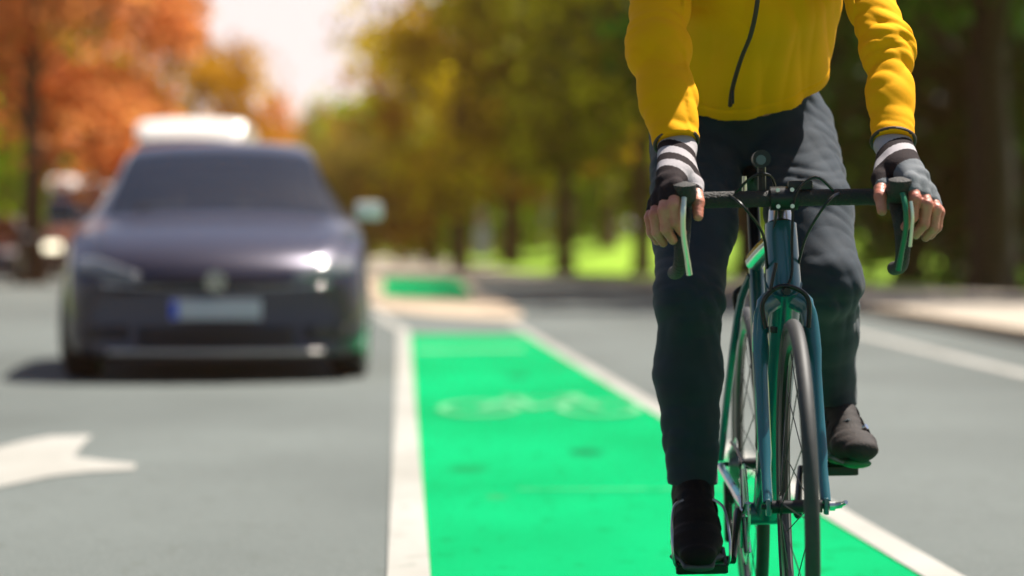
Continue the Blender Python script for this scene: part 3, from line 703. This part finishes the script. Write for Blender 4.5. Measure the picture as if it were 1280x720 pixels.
for s in (-1, 1):
    fk.tube(spline([(s * .006, -.443, .712), (s * .036, -.452, .695), (s * .047, -.466, .64), (s * .050, -.53, .46), (s * .052, -.598, .345)], 5), [.020] * 6 + [.016] * 6 + [.013] * 5 + [.010] * 4, 12, flat=.75)
    fk.box((s * .052, -.60, .338), (.008, .026, .030), bev=.002)
fk.build('fork', M['teal'], BK)
MB().tube([(0, -.398, .848), (0, -.389, .872)], [.024, .021], 16).build('headset', M['steel'], BK)
st_ = MB(); st_.tube([(0, -.391, .865), (0, -.378, .905)], .020, 14); st_.tube([(0, -.385, .888), (0, -.475, .893)], [.019, .018], 14); st_.cyl((-.025, -.475, .893), (.025, -.475, .893), .022, 20)
st_.build('stem', M['blackm'], BK)
bo = MB()
for s in (-1, 1):
    for z in (.878, .908): MB().cyl((s * .013, -.503, z), (s * .013, -.494, z), .004, 8).build('bolt', M['steel'], BK)
hb = MB()
half = spline([(.0, -.475, .893), (.10, -.475, .893), (.160, -.478, .892), (.186, -.505, .889), (.192, -.56, .884), (.194, -.605, .862), (.197, -.618, .825), (.199, -.60, .785), (.201, -.55, .765), (.203, -.45, .760)], 5)
ptsb = [(-p[0], p[1], p[2]) for p in half[::-1]] + [tuple(p) for p in half[1:]]
nq = len(ptsb); 
ptsf = spline(ptsb, 5); nq = len(ptsf)
hb.tube(ptsf, [.0125 + .0028 * min(1, max(0, (min(i, nq - 1 - i) - 50) / 40)) + .0007 * ((i % 6) / 6) for i in range(nq)], 12, up=(0, 0, 1)); hb.build('handlebar', M['tape'], BK)
for s in (-1, 1):
    hd = MB().tube(spline([(s * .191, -.52, .886), (s * .192, -.56, .892), (s * .192, -.61, .900), (s * .192, -.634, .908), (s * .192, -.640, .922)], 4), [.020] * 4 + [.022] * 4 + [.023] * 4 + [.021] * 4 + [.012], 14)
    h_ = hd.build('brake_hood', M['tape'], BK)
    lv = MB().tube(spline([(s * .194, -.650, .895), (s * .197, -.664, .868), (s * .197, -.660, .83), (s * .190, -.645, .785), (s * .186, -.634, .758)], 5), [.0052] * 6 + [.0048] * 5 + [.0048] * 5 + [.0054] * 4 + [.0056], 12, flat=.8, up=(1, 0, 0))
    l_ = lv.build('brake_lever', M['pale_lever'] if s < 0 else M['green_lever'], BK)
    if s > 0: MB().tube(spline([(s * .206, -.668, .88), (s * .208, -.672, .85), (s * .204, -.660, .80)], 4), .0032, 8).build('lever_edge', M['pale_lever'], l_)
cb = MB()
cb.tube(spline([(-.09, -.487, .905), (-.055, -.50, .935), (-.02, -.47, .93), (-.01, -.43, .87), (-.022, -.425, .80), (-.02, -.40, .72)], 6), .0028, 6)
cb.tube(spline([(.09, -.487, .905), (.055, -.51, .93), (.02, -.50, .90), (.014, -.475, .83), (.012, -.478, .76), (.004, -.485, .735)], 6), .0028, 6)
cb.tube(spline([(.10, -.487, .90), (.075, -.53, .885), (.042, -.49, .83), (.030, -.44, .78), (.010, -.33, .66)], 6), .0028, 6)
cb.tube(spline([(-.10, -.487, .90), (-.08, -.53, .88), (-.042, -.49, .83), (-.030, -.44, .77), (-.010, -.33, .65)], 6), .0028, 6)
cb.build('brake_cable', M['blackm'], BK)
# small lamp on a bracket and a bell-like clamp on the bar
lp = MB(); lp.tube([(-.040, -.475, .903), (-.040, -.478, .955)], .008, 8); lp.cyl((-.040, -.492, .966), (-.040, -.452, .966), .0165, 20)
lo_ = lp.build('front_lamp', M['blackm'], BK); MB().cyl((-.042, -.495, .964), (-.042, -.491, .964), .009, 18).build('lens', M['glove_grey'], lo_)
MB().tube([(-.072, -.475, .905), (-.072, -.478, .935)], [.005, .004], 8).build('bar_clamp', M['steel'], BK)
MB().box((.030, -.475, .917), (.045, .03, .016), bev=.004).build('bike_computer', M['blackm'], BK)
bc = MB(); 
bc.tube(spline([(-.038, -.478, .655), (-.044, -.482, .70), (-.02, -.486, .728), (.01, -.486, .73), (.040, -.482, .708), (.040, -.478, .655)], 5), .0045, 10)
bc.cyl((0, -.50, .722), (0, -.46, .722), .007, 12); bc.tube([(-.03, -.49, .725), (-.018, -.49, .775)], .0035, 8)
for s in (-1, 1): bc.box((s * .024, -.478, .652), (.010, .045, .012), bev=.002)
bc.build('brake_caliper', M['blackm'], BK)
def bike_wheel(name, C, steer, yoff=0, label=None):
    def tr(mb):
        V = np.concatenate(mb.V); c, s_ = math.cos(steer), math.sin(steer); V = np.stack([V[:, 0] * c - V[:, 1] * s_ + C[0], V[:, 0] * s_ + V[:, 1] * c + C[1], V[:, 2] + C[2]], -1); mb.V = [V]; return mb
    rm = MB().ring((0, 0, 0), .311, [(-.0095, .006), (-.010, -.004), (-.006, -.022), (0, -.026), (.006, -.022), (.010, -.004), (.0095, .006), (.005, 0), (-.005, 0)], 90)
    w_ = tr(rm).build(name, M['rim'], BK)
    tr(MB().ring((0, 0, 0), .3235, circ(.0135, 14), 100)).build('tyre', M['rubber'], w_)
    sp = MB()
    for k in range(24):
        a = 2 * math.pi * k / 24; s = 1 if k % 2 else -1; b = a + (.5 if (k // 2) % 2 else -.5)
        sp.tube([(s * .030, .019 * math.cos(b), .019 * math.sin(b)), (0, .287 * math.cos(a), .287 * math.sin(a))], .0011, 5, caps=False)
    tr(sp).build('spokes', M['blackm'], w_)
    hu = MB().cyl((-.045, 0, 0), (.045, 0, 0), .012, 16)
    for s in (-1, 1): hu.cyl((s * .032, 0, 0), (s * .028, 0, 0), .023, 20)
    hu.cyl((-.064, 0, 0), (.064, 0, 0), .005, 10)
    tr(hu).build('hub', M['blackm'], w_)
    return w_
bike_wheel('wheel', FA, R(-1.2)); bike_wheel('wheel', RA, 0)
qr = MB(); qr.tube(spline([(.066, -.60, .338), (.078, -.604, .340), (.086, -.62, .346)], 4), [.006] * 5 + [.004] * 4, 8); qr.cyl((.058, -.60, .338), (.068, -.60, .338), .009, 12)
qr.build('axle_nut', M['steel'], BK)
PD = {-1: Vector((-.146, -.150, .195)), 1: Vector((.146, .150, .345))}
for s in (-1, 1):
    MB().tube([(s * .060, 0, .27), (s * .082, PD[s].y, PD[s].z)], [.015, .010], 12, flat=.6, up=(0, 0, 1)).build('crank_arm', M['blackm'], BK)
cr_ = MB().ring((-.046, 0, .27), .098, [(-.0015, 0), (-.0015, -.012), (.0015, -.012), (.0015, 0)], 50)
for k in range(5):
    a = k * 1.2566 + .3; cr_.tube([(-.046, .01 * math.cos(a), .27 + .01 * math.sin(a)), (-.046, .09 * math.cos(a), .27 + .09 * math.sin(a))], .007, 8, flat=.4)
for k in range(44):
    a = 2 * math.pi * k / 44; cr_.box((-.046, .099 * math.cos(a), .27 + .099 * math.sin(a)), (.0025, .006, .006), rot=Matrix.Rotation(a, 3, 'X'))
cr_.build('chainring', M['steel'], BK)
cs = MB()
for i, q in enumerate((.030, .036, .042, .049, .056)): cs.cyl((-.036 - i * -.004 - .010, .41, .338), (-.034 - i * -.004 - .010, .41, .338), q, 30)
cs.build('cassette', M['steel'], BK)
ch = MB(); ch.tube(spline([(-.046, .0, .372), (-.043, .2, .382), (-.040, .40, .385)], 5), .0038, 6); ch.tube(spline([(-.046, .0, .170), (-.043, .2, .195), (-.040, .42, .205), (-.040, .44, .25), (-.040, .42, .288)], 5), .0038, 6)
ch.build('chain', M['blackm'], BK)
rd = MB().box((-.050, .43, .235), (.012, .035, .13), bev=.004); rd.cyl((-.050, .44, .19), (-.036, .44, .19), .022, 16); rd.cyl((-.050, .43, .27), (-.036, .43, .27), .020, 16); rd.build('rear_derailleur', M['blackm'], BK)
def pedal(s):
    c = PD[s]; rot = Matrix.Rotation(R(18 if s < 0 else 4), 3, 'X'); m_ = MB()
    m_.cyl((s * .082, c.y, c.z), (s * .195, c.y, c.z), .008, 10)
    cx_ = s * .146
    for dy in (-.042, .042):
        q = rot @ Vector((0, dy, 0)); m_.box((cx_, c.y + q.y, c.z + q.z), (.095, .008, .018), rot=rot, bev=.002)
    for dx in (-.047, .047): m_.box((cx_ + dx, c.y, c.z), (.007, .09, .016), rot=rot, bev=.002)
    p_ = m_.build('pedal', M['blackm'], BK)
    if s < 0:
        cg = MB(); cg.tube(spline([(cx_ - .047, c.y - .03, c.z - .01), (cx_ - .056, c.y - .07, c.z + .01), (cx_ - .058, c.y - .06, c.z + .065), (cx_ - .050, c.y + .0, c.z + .105), (cx_ - .03, c.y + .04, c.z + .115)], 6), .0028, 8)
        cg.tube(spline([(cx_ + .047, c.y - .03, c.z - .01), (cx_ + .052, c.y - .07, c.z + .01), (cx_ + .053, c.y - .06, c.z + .055), (cx_ + .048, c.y + .0, c.z + .10), (cx_ + .03, c.y + .04, c.z + .115)], 6), .0028, 8)
        cg.build('toe_clip', M['steel'], p_)
pedal(-1); pedal(1)
MB().tube([(0, .14, .74), (0, .205, .93)], .0135, 14).build('seatpost', M['blackm'], BK)
V, Q = surf([cap((0, .10, .955), (0, .20, .957), .020, .03, (1, 0, 0), 1.3), cap((0, .20, .957), (0, .29, .962), .028, .022, (1, 0, 0), 2.7)], .006, .03)
mk('saddle', V, Q, M['shoe_black'], BK)
MB().tube([(0, -.20, .50), (0, -.12, .415)], [.033, .033], 18).build('bottle_cage', M['blackm'], BK)
rb = MB(); rb.tube(spline([(-.036, .20, .665), (-.040, .19, .71), (0, .185, .725), (.040, .19, .71), (.036, .20, .665)], 4), .006, 8); rb.build('brake_caliper', M['blackm'], BK)

# ------------------------------------------------------------------ rider
def v3(*a): return np.array(a, float)
PEL = v3(.468, 5.93, 1.05); CH = v3(.470, 5.60, 1.34)
SH = {-1: v3(.290, 5.53, 1.40), 1: v3(.655, 5.53, 1.40)}
EL = {-1: v3(.273, 5.345, 1.175), 1: v3(.706, 5.345, 1.175)}
WR = {-1: v3(.303, 5.212, .985), 1: v3(.699, 5.212, .988)}
HP = {-1: v3(.385, 5.88, 1.02), 1: v3(.570, 5.885, 1.04)}
KN = {-1: v3(.349, 5.597, .711), 1: v3(.622, 5.600, .738)}
AN = {-1: v3(.363, 5.690, .320), 1: v3(.672, 5.905, .470)}
HX = {-1: .307, 1: .692}
def hand(s, grow=0.0, glove=False):
    hx = HX[s]; fx = .78 if s < 0 else 1.0; p = lambda dx, y, z: v3(hx + s * dx * fx, y, z + (.006 if s > 0 else -.004))
    W = WR[s]; g = grow; pr = []
    pr.append(cap(W + (W - v3(hx, 5.1, .90)) * .35, W, .027 + g, .025 + g, (1, 0, 0), 1.15))
    pr.append(cap(W, p(.016, 5.13, .940), .023 + g, .021 + g, (1, 0, 0), 1.45))
    pr.append(cap(p(.010, 5.14, .942), p(.030, 5.100, .925), .020 + g, .016 + g, (1, 0, 0), 1.5))
    Ks = [(p(.020, 5.072, .915), 1.0), (p(.038, 5.080, .908), 1.08), (p(.054, 5.095, .897), 1.0), (p(.062, 5.116, .886), .82)]
    for i, (K, L) in enumerate(Ks):
        sp = v3(s * (.004 + .003 * i), 0, 0) * L
        a = K + v3(0, -.022, -.032) * L + sp; b = a + v3(-s * .004, .004, -.032) * L; c = b + v3(-s * .012, .012, -.018) * L
        pr.append(cap(p(.014 + .006 * i, 5.12, .938), K, .012 + g, .0115 + g))
        if glove: pr.append(cap(K, K + (a - K) * .5, .0112 + g, .0108 + g))
        else: pr += [cap(K, a, .0115, .0106), cap(a, b, .0106, .0097), cap(b, c, .0095, .0084)]
    t0, t1, t2, t3 = p(-.012, 5.18, .955), p(-.028, 5.125, .920), p(-.033, 5.088, .888), p(-.032, 5.074, .862)
    pr.append(cap(t0, t1, .016 + g, .0135 + g))
    if glove: pr.append(cap(t1, t1 + (t2 - t1) * .35, .0132 + g, .0125 + g))
    else: pr += [cap(t1, t2, .0130, .0115), cap(t2, t3, .0112, .0090)]
    return pr
# body: one mesh, head to ankles, hands modelled finely
HC = v3(.470, 5.400, 1.612)
body = [cap(PEL, CH, .10, .11, (1, 0, 0), 1.4), cap(SH[-1], SH[1], .05, .05), cap(CH, v3(.47, 5.50, 1.46), .07, .055), cap(v3(.47, 5.52, 1.44), v3(.47, 5.44, 1.55), .058, .054),
        ell(HC, (.074, .093, .100)), ell(HC + v3(0, -.035, -.055), (.052, .060, .060)), cap(HC + v3(0, -.085, .0), HC + v3(0, -.108, -.030), .008, .014),
        ell(HC + v3(-.076, .01, -.01), (.008, .018, .028)), ell(HC + v3(.076, .01, -.01), (.008, .018, .028)), cap(HC + v3(-.02, -.088, -.062), HC + v3(.02, -.088, -.062), .008, .008), ell(HC + v3(0, -.072, -.095), (.022, .022, .018))]
for s in (-1, 1):
    body += [cap(SH[s], EL[s], .046, .038), cap(EL[s], WR[s] + v3(0, .01, .012), .036, .024), cap(HP[s], KN[s], .078, .050), cap(KN[s], KN[s] * .55 + AN[s] * .45 + v3(0, .02, 0), .048, .046), cap(KN[s] * .55 + AN[s] * .45 + v3(0, .02, 0), AN[s], .046, .034)]
V, Q = surf(body, .008, .02); off = len(V); VV = [V]; QQ = [Q]
for s in (-1, 1):
    v, q = surf(hand(s), .0022, .0045, mod=lambda P: .00035 * np.sin(P[:, 2] * 900) * np.sin(P[:, 0] * 300)); VV.append(v); QQ.append(q + off); off += len(v)
RD = mk('person', np.concatenate(VV), np.concatenate(QQ), M['skin'])
tag(RD, 'rider in a yellow zip jacket and dark tights leaning forward onto the brake hoods', 'person')
def wear(name, V, Q, m, midx=None, parent=None): return mk(name, V, Q, m, parent or RD, True, midx)
# jacket
AX = v3(0, -.32, .31) / np.linalg.norm([.32, .31]); HEM = v3(.45, 5.755, 1.085)
jk = [cap(PEL, CH, .118, .132, (1, 0, 0), 1.40), cap(PEL + v3(-.02, -.08, .06), CH + v3(0, -.05, -.05), .085, .10, (1, 0, 0), 1.35), cap(SH[-1], SH[1], .066, .066), cap(CH, v3(.47, 5.48, 1.475), .085, .070)]
for s in (-1, 1):
    k = .90 if s < 0 else .73
    jk += [cap(SH[s], EL[s], .066 * k, .0585 * k), cap(EL[s], (EL[s] + WR[s]) / 2, .0575 * k, .051 * k), cap((EL[s] + WR[s]) / 2, WR[s] + (WR[s] - EL[s]) * .18, .051 * k, .040)]
def jmod(P):
    arm = (np.abs(P[:, 0] - .485) > .165) & (P[:, 1] < 5.62)
    ad = v3(0, -.5, -.83)
    f = ridged(P, [(ad * 62 + v3(14, 0, 0), .4, v3(30, 22, 12)), (ad * 95 + v3(-25, 8, 0), 1.9, v3(-22, 30, 18)), (v3(40, 30, 35), 2.2, v3(15, 20, 9))], .0019)
    z = P[:, 2]; wgt = .25 + np.where(P[:, 0] < .5, .55, 1.25) * np.exp(-((z - 1.19) / .08) ** 2) + .55 * np.exp(-((z - 1.02) / .035) ** 2)
    g = ridged(P, [(v3(14, 12, 34), .3, v3(9, 6, 5)), (v3(-22, 20, 24), 1.1, v3(8, -9, 6)), (v3(48, 10, 20), .6, v3(12, 10, 8))], .0032)
    h = (P - HEM) @ AX - .12 * (P[:, 0] - .45)
    band = .004 * np.exp(-((h - .035) / .004) ** 2)
    return np.where(arm, f * wgt, g + band)
def jcut(P):
    h = -((P - HEM) @ AX - .12 * (P[..., 0] - .45)); c = np.where(((np.abs(P[..., 0] - .485) < .19) & (P[..., 1] > 5.5)) | (P[..., 1] > 5.615), h, -1.0)
    for s in (-1, 1):
        d = (WR[s] - EL[s]); d = d / np.linalg.norm(d); q = P - WR[s]; e = q @ d + .012 + .25 * (q[..., 1])
        c = np.where(np.linalg.norm(q, axis=-1) < .10, np.maximum(c, e), c)
    return c
V, Q = surf(jk, .0042, .035, mod=jmod, cut=jcut)
JK = wear('jacket', V, Q, M['jacket'])
# zip laid on the jacket surface
jb = BVHTree.FromPolygons([Vector(v) for v in V], [tuple(int(i) for i in q) for q in Q])
def lay(ptsxz, wd, lift, name, m, parent, depth=5.0):
    Vz = []; rows = 0
    for (x, z) in ptsxz:
        row = []
        for k in (-1, 0, 1):
            h = jb.ray_cast(Vector((x + k * wd / 2, depth, z)), Vector((0, 1, 0)))
            if h[0] is None: row = None; break
            row.append((h[0], h[1]))
        if row is None: continue
        n_ = row[1][1]; n_ = n_ if n_.y < 0 else -n_
        Vz += [tuple(row[0][0] + n_ * .0002), tuple(row[1][0] + n_ * lift), tuple(row[2][0] + n_ * .0002)]; rows += 1
    Fz = [(i * 3 + k, i * 3 + k + 1, i * 3 + 4 + k, i * 3 + 3 + k) for i in range(rows - 1) for k in (0, 1)]
    return mk(name, Vz, Fz, m, parent)
zp = spline([(.436, 1.085), (.437, 1.12), (.447, 1.17), (.462, 1.22), (.472, 1.30), (.473, 1.40)], 10)
lay([(p[0], p[1]) for p in zp], .009, .0035, 'zip', M['jacket_trim'], JK)
hz_ = jb.ray_cast(Vector((.4375, 5.0, 1.112)), Vector((0, 1, 0)))[0]
MB().box((hz_.x, hz_.y - .006, hz_.z - .012), (.006, .003, .026), bev=.001).build('zip_puller', M['blackm'], JK)
# cuff and hem edging: dark loops just inside the openings
for s in (-1, 1):
    d = Vector(WR[s] - EL[s]).normalized(); c = Vector(WR[s]) - d * .012; u = d.cross(Vector((1, 0, 0))).normalized(); v = d.cross(u)
    ring = [c + u * .039 * math.cos(a) + v * .040 * math.sin(a) for a in np.linspace(0, 2 * math.pi, 40)]
    MB().tube(ring, .0035, 8, caps=False).build('cuff', M['jacket_trim'], JK)
# tights
tg = [ell(PEL + v3(0, .0, -.02), (.172, .125, .125)), cap(PEL, PEL + v3(0, -.12, .11), .115, .105, (1, 0, 0), 1.38)]
for s in (-1, 1):
    mid = KN[s] * .60 + AN[s] * .40 + v3(-.004, .026, 0)
    tg += [cap(HP[s], HP[s] * .45 + KN[s] * .55, .098, .084), cap(HP[s] * .45 + KN[s] * .55, KN[s], .081, .064), cap(KN[s], mid, .060, .0645 if s < 0 else .058), cap(mid, AN[s] + (AN[s] - KN[s]) * .05, .0635 if s < 0 else .056, .047 if s < 0 else .043)]
def tmod(P):
    f = ridged(P, [(v3(10, 30, 70), .3, v3(30, 18, 20)), (v3(-30, 20, 50), 1.4, v3(22, -15, 25)), (v3(60, 20, 25), .8, v3(20, 12, 14))], .0016)
    z = P[:, 2]; wgt = .5 + 1.5 * np.exp(-((z - .69) / .05) ** 2) + .8 * np.exp(-((z - .95) / .06) ** 2) + .8 * np.exp(-((z - .42) / .06) ** 2)
    return f * wgt
def tcut(P):
    z = P[..., 2]; x = P[..., 0]
    return np.where(x < .5, .330 + .10 * (P[..., 1] - 5.69) - z, .475 - z)
V, Q = surf(tg, .0048, .03, mod=tmod, cut=tcut)
wear('tights', V, Q, M['tights'])
# gloves with bands of colour across the back
for s in (-1, 1):
    V, Q = surf(hand(s, .0022, True), .0026, .008)
    hx = HX[s]; A = WR[s] + v3(0, .012, .016); Bv = v3(hx + s * .03, 5.075, .912); d = (Bv - A); L = np.linalg.norm(d); d /= L
    cen = V[Q].mean(1); t = ((cen - A) @ d) / L; t = t + .06 * (cen[:, 0] - hx) * s / .03
    mi = np.zeros(len(Q), int)
    mi[(t < .22)] = 1; mi[(t > .34) & (t < .48)] = 1
    if s < 0: mi[(t > .62) & (t < .76)] = 1
    else: mi[(t > .72)] = 2
    wear('glove', V, Q, [M['glove_dark'], M['glove_white'], M['glove_grey']], mi)
# shoes
def shoe(s, pr, sole, mu, ms, strap):
    V, Q = surf(pr, .0036, .018, mod=lambda P: .0005 * np.sin(P[:, 2] * 210 + P[:, 1] * 160))
    o = wear('shoe', V, Q, mu); V, Q = surf(sole, .0036, .012); mk('sole', V, Q, ms, o); strap(o); return o
def straps(cs, m):
    def f(o):
        mb = MB()
        for (c, rx, rz, tilt) in cs:
            P = []
            for a in np.linspace(R(-20), R(200), 22): q = Matrix.Rotation(tilt, 3, 'X') @ Vector((rx * math.cos(a), 0, rz * math.sin(a))); P.append(Vector(c) + q)
            mb.tube(P, .0075, 8, flat=.25, up=(0, 1, 0))
        mb.build('strap', m, o)
    return f
shoe(-1, [cap((.363, 5.700, 0.361), (.363, 5.705, 0.316), .040, .040), cap((.363, 5.725, 0.301), (.362, 5.60, 0.251), .038, .040, (1, 0, 0), 1.05), cap((.362, 5.60, 0.251), (.360, 5.535, 0.229), .036, .034, (1, 0, 0), 1.32), cap((.360, 5.545, 0.229), (.359, 5.485, 0.209), .031, .024, (1, 0, 0), 1.45), cap((.363, 5.70, 0.346), (.362, 5.60, 0.271), .036, .034)],
     [cap((.363, 5.725, 0.261), (.362, 5.60, 0.221), .010, .010, (1, 0, 0), 3.4), cap((.362, 5.60, 0.221), (.360, 5.540, 0.200), .010, .010, (1, 0, 0), 4.4), cap((.360, 5.540, 0.200), (.359, 5.475, 0.186), .010, .008, (1, 0, 0), 3.9)], M['shoe_black'], M['sole_dark'],
     straps([((.362, 5.585, 0.253), .046, .043, R(-25)), ((.362, 5.63, 0.278), .044, .046, R(-30))], M['glove_dark']))
shoe(1, [cap((.671, 5.905, .500), (.671, 5.905, .455), .037, .037), cap((.668, 5.935, .425), (.684, 5.83, .408), .035, .036), cap((.684, 5.83, .408), (.694, 5.765, .400), .034, .033, (1, .15, 0), 1.25), cap((.694, 5.765, .400), (.703, 5.715, .396), .030, .024, (1, .15, 0), 1.4), cap((.672, 5.89, .48), (.688, 5.81, .425), .034, .030)],
     [cap((.666, 5.935, .381), (.682, 5.83, .371), .011, .011, (1, .15, 0), 2.7), cap((.682, 5.83, .371), (.696, 5.73, .367), .011, .010, (1, .15, 0), 3.0)], M['shoe_brown'], M['sole_green'],
     straps([((.690, 5.80, .415), .040, .036, R(-20)), ((.684, 5.835, .43), .038, .040, R(-28)), ((.678, 5.865, .452), .037, .038, R(-35))], M['glove_dark']))
lc = MB()
for i in range(3):
    y_ = 5.80 + .030 * i; z_ = .448 + .014 * i
    lc.tube([(.668, y_, z_ - .006), (.684, y_ - .008, z_ + .004), (.702, y_, z_ - .008)], .0028, 6)
lc.tube(spline([(.668, 5.80, .442), (.694, 5.815, .458), (.668, 5.83, .456), (.694, 5.845, .470), (.672, 5.86, .474)], 4), .0026, 6)
lc.build('laces', M['glove_grey'], [c for c in RD.children if c.name.startswith('shoe')][-1])
MB().cyl((.7135, 5.772, .436), (.7195, 5.768, .440), .006, 12).build('buckle', M['chrome'], [c for c in RD.children if c.name.startswith('shoe')][-1])
for sx in (-1, 1):
    e_ = HC + v3(sx * .029, -.0775, .004); V, Q = surf([ell(e_, (.0125, .0085, .0062))], .002, .002); eo = wear('eye', V, Q, M['eye_white'])
    V, Q = surf([ell(e_ + v3(0, -.0068, 0), (.0052, .003, .0052))], .0012, .001); mk('iris', V, Q, M['shoe_black'], eo)
    V, Q = surf([cap(HC + v3(sx * .016, -.089, .022), HC + v3(sx * .044, -.078, .024), .004, .0035)], .002, .002); wear('eyebrow', V, Q, M['hair'])
V, Q = surf([cap(HC + v3(-.018, -.090, -.060), HC + v3(.018, -.090, -.060), .0048, .0048)], .0018, .002); wear('lips', V, Q, M['lips'])
V, Q = surf([ell(HC + v3(0, .022, .010), (.082, .092, .092))], .005, .01, mod=lambda P: .002 * np.sin(P[:, 0] * 260) * np.sin(P[:, 2] * 190), cut=lambda P: np.maximum(-(P[..., 1] - (HC[1] - .012)) + .25 * np.maximum(0, HC[2] + .01 - P[..., 2]), (HC[2] - .055) - P[..., 2]))
wear('hair', V, Q, M['hair'])
# helmet, above the frame of the photograph
hm = [ell(HC + v3(0, .015, .045), (.098, .130, .090))]
V, Q = surf(hm, .006, .01, mod=lambda P: .006 * (np.abs(np.sin((P[:, 0] - .47) * 75)) < .35) * (P[:, 2] > HC[2] + .05), cut=lambda P: (HC[2] + .025) - P[..., 2] + .15 * (P[..., 1] - HC[1]))
wear('helmet', V, Q, M['shoe_black'])

# ------------------------------------------------------------------ orange volume added to imitate a veil of warm glow
VEIL = 0.0004
if VEIL > 0:
    hz = MB().box((-10, 130, 24), (420, 300, 52)).build('haze', None, smooth=False, auto=False); hz.data.materials.clear()
    hmN = bpy.data.materials.new('warm_haze'); hmN.use_nodes = True; n = hmN.node_tree; n.nodes.remove(n.nodes['Principled BSDF'])
    pv = n.nodes.new('ShaderNodeVolumePrincipled'); pv.inputs['Color'].default_value = (1.0, .50, .22, 1); pv.inputs['Density'].default_value = VEIL; pv.inputs['Anisotropy'].default_value = .2
    n.links.new(pv.outputs[0], n.nodes['Material Output'].inputs['Volume']); hz.data.materials.append(hmN); tag(hz, kind='stuff')
